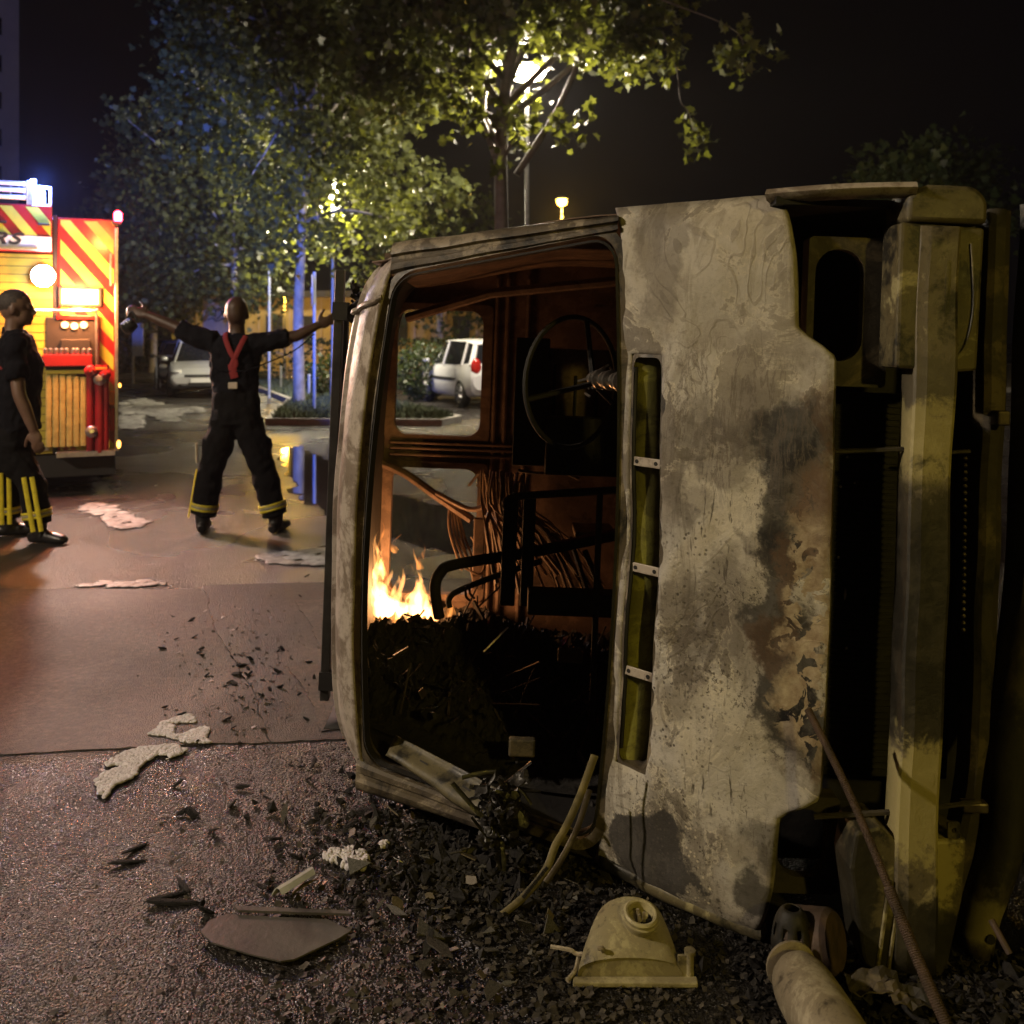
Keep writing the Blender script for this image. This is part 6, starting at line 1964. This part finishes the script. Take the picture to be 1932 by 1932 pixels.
# headlamp reflector shell lying on its rim
c = GP(1185, 1838); d = c.y
hl = thing('headlamp_reflector', c, 'burnt yellowish headlamp reflector shell lying on the road by the bonnet', 'headlamp')
g = G()
def refl(u, v):
    # dome: half bowl standing on a straight front edge
    th = math.pi * u
    x = 0.115 * math.cos(th) * (1 - 0.55 * v ** 2.2)
    y = 0.0 + 0.10 * v + 0.05 * math.sin(th) * v
    z = 0.012 + 0.075 * math.sin(th) ** 0.8 * (1 - v) ** 0.35 * 0.55 + 0.088 * math.sin(th) ** 0.5 * min(1, v * 1.6) * (1 - 0.25 * v)
    return c + Vector((x, y - 0.02, z))
# body: arched front face leaning back to a dome with neck
rows = []
def shell(t, k):
    a = math.pi * k
    w = 0.118 - 0.032 * t ** 1.3
    h = 0.05 + 0.058 * math.sin(t * math.pi / 2)
    return c + Vector((0.015 * t + w * math.cos(a), -0.03 + 0.13 * t, 0.012 + h * max(math.sin(a), 0) ** 0.62 * (1 if t > 0 else 0.9)))
g.grid(shell, [k / 12 for k in range(13)], [k / 24 for k in range(25)])
g.add([shell(1.0, k / 24) for k in range(25)], [tuple(range(25))])
# front arch face
g.add([shell(0.0, k / 24) + Vector((0, 0.002, 0)) for k in range(25)], [tuple(range(25))])
g.build('bowl', M_refl, hl, smooth=True, angle=40)
fl = [(-0.13, -0.052), (0.15, -0.055), (0.152, -0.03), (-0.128, -0.03)]
g = G(); g.prism(fl, c + Vector((0, 0, 0.004)), (1, 0, 0), (0, 1, 0), (0, 0, 0.012)); g.build('rim_flange', M_refl, hl, bevel=0.003)
nk = c + Vector((0.032, 0.035, 0.106)); ax = Vector((0.1, -0.25, 0.95)).normalized()
g = G(); g.lathe([(0.036, -0.02), (0.04, -0.004), (0.044, 0.0), (0.044, 0.006), (0.04, 0.008), (0.041, 0.016), (0.036, 0.02), (0.031, 0.018), (0.029, 0.0)], nk, ax, 26, caps=False)
ng = g.build('bulb_ring', M_refl, hl, smooth=True, angle=30)
g = G(); g.lathe([(0.0, -0.005), (0.03, -0.004)], nk, ax, 20, caps=False); g.build('bulb_seat', M_soot, ng)
for k in range(3):
    an = k * 2.1
    u_, w_ = frame_of(ax)
    G().box(nk + ax * 0.006 + u_ * 0.009 * math.cos(an) + w_ * 0.009 * math.sin(an), (0.006, 0.006, 0.022)).build('bulb_pin', M_can, ng)
g = G(); g.lathe([(0.009, 0), (0.009, 0.05), (0.013, 0.052), (0.013, 0.06), (0.006, 0.061)], c + Vector((0.137, -0.025, 0.012)), (0, 0, 1), 14); g.build('adjuster_peg', M_refl, hl, smooth=True, angle=30)
g = G(); g.box(c + Vector((0.12, -0.025, 0.035)), (0.02, 0.008, 0.05)); g.build('lug', M_refl, hl)
wire = thing('bent_clip', GP(1090, 1790), 'bent wire clip beside the burnt headlamp reflector', 'wire')
g = G(); g.tube(catmull([GP(1040, 1786, .03), GP(1075, 1792, .04), GP(1090, 1800, .035), GP(1120, 1798, .05), GP(1135, 1796, .06), GP(1138, 1790, .075), GP(1128, 1789, .075)], 4), 0.005, 6); g.build('wire_bend', M_can, wire, smooth=True)
g = G(); g.tube(catmull([GP(1092, 1800, .03), GP(1086, 1830, .02), GP(1070, 1850, .015)], 4), 0.005, 6); g.build('wire_leg', M_can, wire, smooth=True)

# tin cylinder in front, with the flange and perforated motor end behind it
cy = thing('tin_cylinder', GP(1515, 1900), 'scorched tin cylinder lying at the bottom edge of the picture', 'cylinder')
a = GP(1500, 1836, 0.07); ax = Vector((0.1, -0.99, 0.0)).normalized()
g = G(); g.lathe([(0.03, -0.012), (0.045, -0.006), (0.056, 0.01), (0.063, 0.035), (0.066, 0.06), (0.068, 0.12), (0.069, 0.3), (0.06, 0.31)], a, ax, 34); g.build('barrel', M_can, cy, smooth=True, angle=50)
g = G(); g.lathe([(0.054, 0.0), (0.056, 0.004), (0.056, 0.01), (0.044, 0.014)], a - ax * 0.03, ax, 30); g.build('flange', M_can, cy, smooth=True, angle=30)
mo = thing('motor_end', GP(1520, 1830), 'burnt perforated motor housing behind the tin cylinder', 'motor')
mc = GP(1528, 1772, 0.075)
g = G(); g.lathe([(0.03, -0.05), (0.06, -0.045), (0.068, -0.03), (0.068, 0.05), (0.06, 0.062), (0.02, 0.066)], mc, Vector((0.75, -0.55, 0.25)), 26); g.build('housing', M_rod, mo, smooth=True, angle=30)
g = G()
for k in range(20):
    an = R(-100 + 10 * k)
    g.add([], [])
def dome(u, v):
    an = 2 * math.pi * u
    r = 0.045 * math.cos(v * 1.2)
    return mc + Vector((-0.05 + r * math.cos(an), -0.03 + r * math.sin(an), 0.0 + 0.09 * math.sin(v * 1.45)))
g.grid(dome, [k / 24 for k in range(25)], [k / 8 for k in range(9)], lambda u, v: (int(u * 24) % 3 == 0) and (0.3 < v < 0.55))
g.build('perforated_cap', M_bump2, mo, smooth=True, solid=0.003)

# rod leaning on the bonnet edge
A0, B0 = P(1524, 1338, 2.17), P(1795, 1940, 1.78)
B1 = B0 + (B0 - A0) * (B0.z - 0.01) / (A0.z - B0.z)
rod = thing('steel_rod', B1, 'long rusty ribbed rod leaning against the edge of the bonnet', 'rod')
g = G(); n = 420
pts = [A0.lerp(B1, k / n) + Vector((0.006 * math.sin(k / n * 7), 0, 0.004 * math.sin(k / n * 5))) for k in range(n + 1)]
g.tube(pts, [0.008 + 0.0013 * (k % 2) + 0.003 * (k / n > 0.45) for k in range(n + 1)], 10); g.build('bar', M_rod, rod, smooth=True)

# trim strips hanging from the windscreen edge to the ground
ts = thing('trim_strip', GP(950, 1740), 'bent scorched trim strip hanging from the windscreen edge down to the glass litter', 'strip')
pts = catmull([P(1122, 1425, 2.42), P(1095, 1500, 2.42), P(1068, 1560, 2.42), P(1048, 1595, 2.42), P(1030, 1640, 2.4), P(990, 1690, 2.4), P(945, 1728, 2.41)], 6)
g = G(); g.tube(pts, [(0.0035, 0.010)] * len(pts), 8, ref=Vector((0, 1, 0))); g.build('strip', M_trim, ts, smooth=True)
pts = catmull([P(1112, 1490, 2.46), P(1090, 1560, 2.46), P(1060, 1620, 2.44), P(1030, 1665, 2.43)], 6)
g = G(); g.tube(pts, [(0.003, 0.008)] * len(pts), 8, ref=Vector((0, 1, 0))); g.build('strip', M_steel, ts, smooth=True)
for k in range(7):
    p = P(1030, 1640, 2.39).lerp(P(990, 1690, 2.39), k / 6)
    G().box(p, (0.008, 0.004, 0.012), Matrix.Rotation(R(40), 3, 'Y')).build('slot', M_soot, ts)

# flat sheet and large fragments
fs_ = [(378, 1770), (395, 1748), (428, 1736), (520, 1742), (618, 1746), (662, 1768), (640, 1782), (556, 1822), (530, 1826), (470, 1812), (400, 1790)]
g = G(); pl_ = [tuple(GP(x, y).to_2d()) for x, y in fs_]
g.prism(pl_, (0, 0, 0.012), (1, 0, 0), (0, 1, 0), (0, 0, 0.004)); o = g.build('plastic_sheet', M_board); set_meta(o, 'flat grey broken sheet lying on the wet asphalt', 'sheet')
g = G(); g.prism([tuple(GP(x, y).to_2d()) for x, y in [(440, 1726), (660, 1736), (662, 1742), (450, 1735)]], (0, 0, 0.018), (1, 0, 0), (0, 1, 0), (0, 0, 0.006)); o = g.build('plastic_strip', M_board); set_meta(o, 'narrow dark strip along the far edge of the flat grey sheet', 'strip')
q = GP(548, 1680, .012)
g = G(); g.grid(lambda u, v: GP(512, 1690, .01).lerp(GP(582, 1650, .04), u) + Vector((0.035 * v * (1 - u * .3), -0.03 * v, 0.03 * math.sin(v * 2.5))), [k / 6 for k in range(7)], [k / 4 for k in range(5)])
o = g.build('glass_curl', plain('pale curled laminate', (0.5, 0.5, 0.44), 0.3, c2=(0.3, 0.3, 0.26), scale=10), solid=0.003); set_meta(o, 'pale curled piece of laminate beside the fluffy foam lump', 'fragment')


def shard_mesh(seed, mat, thick):
    rr = random.Random(seed); n = rr.choice((3, 3, 4, 4, 5, 6)); sq = rr.uniform(.25, .85)
    pts = []
    for k in range(n):
        a = 2 * math.pi * (k + rr.uniform(-.3, .3)) / n; r_ = rr.uniform(.35, 1.2)
        pts.append((r_ * math.cos(a), r_ * math.sin(a) * sq))
    g = G(); g.prism(pts, (0, 0, 0), (1, 0, 0), (0, 1, 0), (0, 0, thick))
    return g


def chunk_mesh(seed):
    rr = random.Random(seed); g = G(); g.ellipsoid((0, 0, 0), (1, .7, .45), None, 8, 6)
    g.v = [tuple(Vector(v) * (1 + 0.45 * mnoise.noise(Vector(v) * 1.7 + Vector((seed, 0, 0))))) for v in g.v]
    return g


protos = []
M_plas = plain('scorched tan plastic', (0.2, 0.165, 0.115), 0.5, c2=(0.07, 0.058, 0.042), scale=20, bscale=60)
M_grey = plain('smoked clear plastic', (0.17, 0.165, 0.15), 0.25, c2=(0.05, 0.048, 0.042), scale=16, rvar=0.15)
for k in range(12):
    mm = (M_glass, M_glass, M_plas, M_grey)[k % 4]
    o = shard_mesh(100 + k, mm, 0.09).build('glass_shard', mm); protos.append(o.data); bpy.data.objects.remove(o)
cprot = []
for k in range(5):
    o = chunk_mesh(k * 3 + 1).build('charred_chunk', M_char); cprot.append(o.data); bpy.data.objects.remove(o)
LS = 'dusty broken shard in the litter before the van'
rr = random.Random(5)
for k in range(170):
    px = rr.gauss(880, 190); py = rr.uniform(1500, 1900)
    if px > 1420 or px < 470: continue
    if py < 1600 and (px > 1060): continue
    if 1050 < px < 1330 and 1715 < py < 1885: continue
    if 370 < px < 670 and 1725 < py < 1830: continue
    if py < 1470 + (px - 720) * 0.42 + 40 and px < 1000: py += 80
    p = GP(px, py, 0.012)
    o = bpy.data.objects.new('glass_shard', rr.choice(protos)); COL.objects.link(o)
    s = rr.uniform(0.008, 0.026) * (2.2 if rr.random() < .14 else 1)
    o.scale = (s, s, s * 0.8); o.location = p + Vector((0, 0, s * .25))
    o.rotation_euler = (rr.gauss(0, .45), rr.gauss(0, .45), rr.uniform(0, 6.3))
    set_meta(o, LS, 'shard', 'glass shards before the van')
LC = 'black charred chunk scattered on the asphalt left of the van'
for k in range(90):
    if k < 55: px, py = rr.gauss(470, 95), rr.gauss(1265, 75)
    else: px, py = rr.uniform(330, 720), rr.uniform(1430, 1720)
    if px > 640 - (py > 1400) * -60: continue
    p = GP(px, py, 0.01)
    o = bpy.data.objects.new('charred_chunk', rr.choice(cprot)); COL.objects.link(o)
    s = rr.uniform(0.004, 0.017) * (1.7 if rr.random() < .12 else 1)
    o.scale = (s * 1.5, s, s * .7); o.location = p; o.rotation_euler = (rr.gauss(0, .4), rr.gauss(0, .4), rr.uniform(0, 6.3))
    set_meta(o, LC, 'chunk', 'charred chunks on the asphalt')
for px, py, s, a in ((318, 1690, .05, .6), (345, 1668, .045, 2.2), (330, 1702, .06, .1), (255, 1600, .04, 1.0), (240, 1626, .045, .3)):
    o = bpy.data.objects.new('charred_chunk', cprot[2]); COL.objects.link(o); o.location = GP(px, py, .006); o.scale = (s * 1.1, s * .3, s * .22); o.rotation_euler = (0.1, .06, a)
    set_meta(o, 'larger black charred strip on the bare wet asphalt, well left of the van', 'chunk', 'charred strips on the bare asphalt')

# countless fine litter
r = np.random.default_rng(77)
vs, fcs = [], []
def litter(n, fx, fy, smin, smax, zmax=0.012):
    for k in range(n):
        px, py = fx(), fy()
        if py < 900 or px > 1990: continue
        p = GP(px, py)
        s = random.uniform(smin, smax); a = random.uniform(0, 6.3)
        b = len(vs)
        tz_ = random.uniform(-.5, .5); ty_ = random.uniform(-.5, .5)
        for q_ in range(4):
            an = a + q_ * 1.57 + random.uniform(-.4, .4); ra = s * random.uniform(.5, 1)
            dx, dy = ra * math.cos(an), ra * math.sin(an)
            vs.append((p.x + dx, p.y + dy, max(.003, .006 + s * .15 + dx * tz_ + dy * ty_)))
        fcs.append((b, b + 1, b + 2, b + 3))
litter(1900, lambda: random.gauss(900, 230), lambda: random.uniform(1540, 1960), .004, .016)
litter(900, lambda: random.uniform(1000, 2000), lambda: random.uniform(1790, 1990), .003, .014)
litter(420, lambda: random.gauss(480, 90), lambda: random.gauss(1260, 70), .004, .014)
litter(160, lambda: random.uniform(60, 700), lambda: random.uniform(1440, 1940), .003, .008)
g = G(); g.v = vs; g.f = fcs
o = g.build('litter', plain('mixed burnt litter', (0.1, 0.085, 0.066), 0.6, c2=(0.008, 0.0075, 0.007), scale=26, spec=0.4, rvar=0.2)); set_meta(o, 'fine glass crumbs and burnt litter strewn before the overturned van', 'litter', kind='stuff')
# black charred bits heaped along the foot of the wreck
vs, fcs = [], []
def crumbs(n, fx, fy, smin, smax):
    for k in range(n):
        px, py = fx(), fy()
        if py < 1470 + (px - 720) * 0.42 and px < 960: continue
        p = GP(px, py); s = random.uniform(smin, smax) * (2 if random.random() < .06 else 1)
        rot = Quaternion((random.gauss(0, 1), random.gauss(0, 1), random.gauss(0, 1), random.gauss(0, 1))).normalized().to_matrix()
        b = len(vs)
        for q_ in ((1, 0, 0), (-1, 0, 0), (0, .6, 0), (0, -.6, 0), (0, 0, .45), (0, 0, -.45)):
            o_ = rot @ (Vector(q_) * s * random.uniform(.6, 1.3)); vs.append((p.x + o_.x, p.y + o_.y, max(.002, s * .35 + o_.z)))
        for q_ in ((0, 2, 4), (2, 1, 4), (1, 3, 4), (3, 0, 4), (2, 0, 5), (1, 2, 5), (3, 1, 5), (0, 3, 5)): fcs.append(tuple(b + i for i in q_))
crumbs(1500, lambda: random.gauss(900, 150), lambda: random.gauss(1600, 75), .006, .022)
crumbs(500, lambda: random.uniform(1000, 1500), lambda: random.uniform(1700, 1850), .005, .016)
crumbs(500, lambda: random.uniform(1400, 1960), lambda: random.uniform(1800, 1960), .005, .018)
g = G(); g.v = vs; g.f = fcs
o = g.build('charred_debris', M_char); set_meta(o, 'black charred bits heaped along the foot of the overturned van', 'debris', kind='stuff')
# scraps at the lower right
for i, (px, py, w, lb) in enumerate([(1650, 1880, .12, 'crumpled scorched sheet scrap beside the tin cylinder'), (1720, 1905, .1, 'flat scorched scrap at the foot of the rusty rod'), (1900, 1790, .06, 'short rusty tube end at the right edge')]):
    p = GP(px, py, .01)
    if i < 2:
        g = G(); g.grid(lambda u, v: p + Vector(((u - .5) * w, (v - .5) * w * .7, .02 + .5 * noisev((u * 2 + i, v * 2, 1), 2, .05).z + .012)), [k / 8 for k in range(9)], [k / 6 for k in range(7)])
        o = g.build('sheet_scrap', M_bump2, solid=.002)
    else:
        g = G(); g.tube([P(1870, 1735, 2.1), P(1905, 1800, 2.06)], .007, 8); o = g.build('tube_end', M_rod)
    set_meta(o, lb, 'scrap')

# coarse grit standing out of the worn asphalt close by
def grit(n, poly_px, size, name, mat, label):
    poly = [tuple(GP(x, y).to_2d()) for x, y in poly_px]
    xs = [p[0] for p in poly]; ys = [p[1] for p in poly]
    r_ = np.random.default_rng(99)
    c_ = np.stack([r_.uniform(min(xs), max(xs), n * 3), r_.uniform(min(ys), max(ys), n * 3)], 1)
    ok = np.array([in_poly(a_, b__, poly) for a_, b__ in c_]); c_ = c_[ok][:n]; n = len(c_)
    s_ = size * r_.uniform(0.5, 1.3, n); a_ = r_.uniform(0, 6.28, n)
    k = 5; ang = np.arange(k) * 2 * np.pi / k
    rad = s_[:, None] * r_.uniform(0.7, 1.2, (n, k))
    V = np.zeros((n, k + 1, 3))
    V[:, :k, 0] = c_[:, :1] + rad * np.cos(ang[None] + a_[:, None]); V[:, :k, 1] = c_[:, 1:] + rad * np.sin(ang[None] + a_[:, None]); V[:, :k, 2] = -0.001
    V[:, k, 0] = c_[:, 0] + r_.normal(0, .25, n) * s_; V[:, k, 1] = c_[:, 1] + r_.normal(0, .25, n) * s_; V[:, k, 2] = s_ * r_.uniform(0.25, 0.55, n)
    base = (np.arange(n) * (k + 1))[:, None, None]
    tri = np.array([[q_, (q_ + 1) % k, k] for q_ in range(k)])[None] + base
    me = bpy.data.meshes.new(name); me.vertices.add(n * (k + 1)); me.vertices.foreach_set('co', V.reshape(-1).astype(np.float32))
    idx = tri.reshape(-1).astype(np.int32); me.loops.add(len(idx)); me.loops.foreach_set('vertex_index', idx)
    m_ = len(idx) // 3; me.polygons.add(m_); me.polygons.foreach_set('loop_start', np.arange(0, m_ * 3, 3, dtype=np.int32)); me.polygons.foreach_set('loop_total', np.full(m_, 3, dtype=np.int32))
    me.materials.append(mat); me.update(calc_edges=True); me.shade_smooth()
    o = bpy.data.objects.new(name, me); COL.objects.link(o); set_meta(o, label, 'gravel', kind='stuff')


M_grit = plain('wet grit', (0.03, 0.027, 0.026), 0.24, c2=(0.007, 0.0065, 0.0065), scale=120, spec=0.7, dist=0)
grit(80000, [(-40, 1446), (520, 1405), (700, 1400), (760, 1560), (1100, 1700), (1980, 1860), (1980, 2000), (-40, 2000)], 0.0034, 'asphalt_grit', M_grit, 'wet coarse grit of the asphalt close to the photographer')
# ================================================================== SMOKY NIGHT AIR
g = G(); g.box2((-75, -12, -1), (45, 112, 33))
hz = g.build('haze', bpy.data.materials.new('thin smoke'))
hm = hz.data.materials[0]; hm.use_nodes = True
for n in list(hm.node_tree.nodes):
    if n.type == 'BSDF_PRINCIPLED': hm.node_tree.nodes.remove(n)
pv = hm.node_tree.nodes.new('ShaderNodeVolumePrincipled')
pv.inputs['Color'].default_value = (0.85, 0.84, 0.88, 1)
pv.inputs['Density'].default_value = 0.0006
pv.inputs['Anisotropy'].default_value = 0.45
hm.node_tree.links.new(pv.outputs[0], [n for n in hm.node_tree.nodes if n.type == 'OUTPUT_MATERIAL'][0].inputs['Volume'])
set_meta(hz, 'thin night smoke hanging over the whole street', 'smoke', kind='stuff')
scene.cycles.volume_bounces = 0
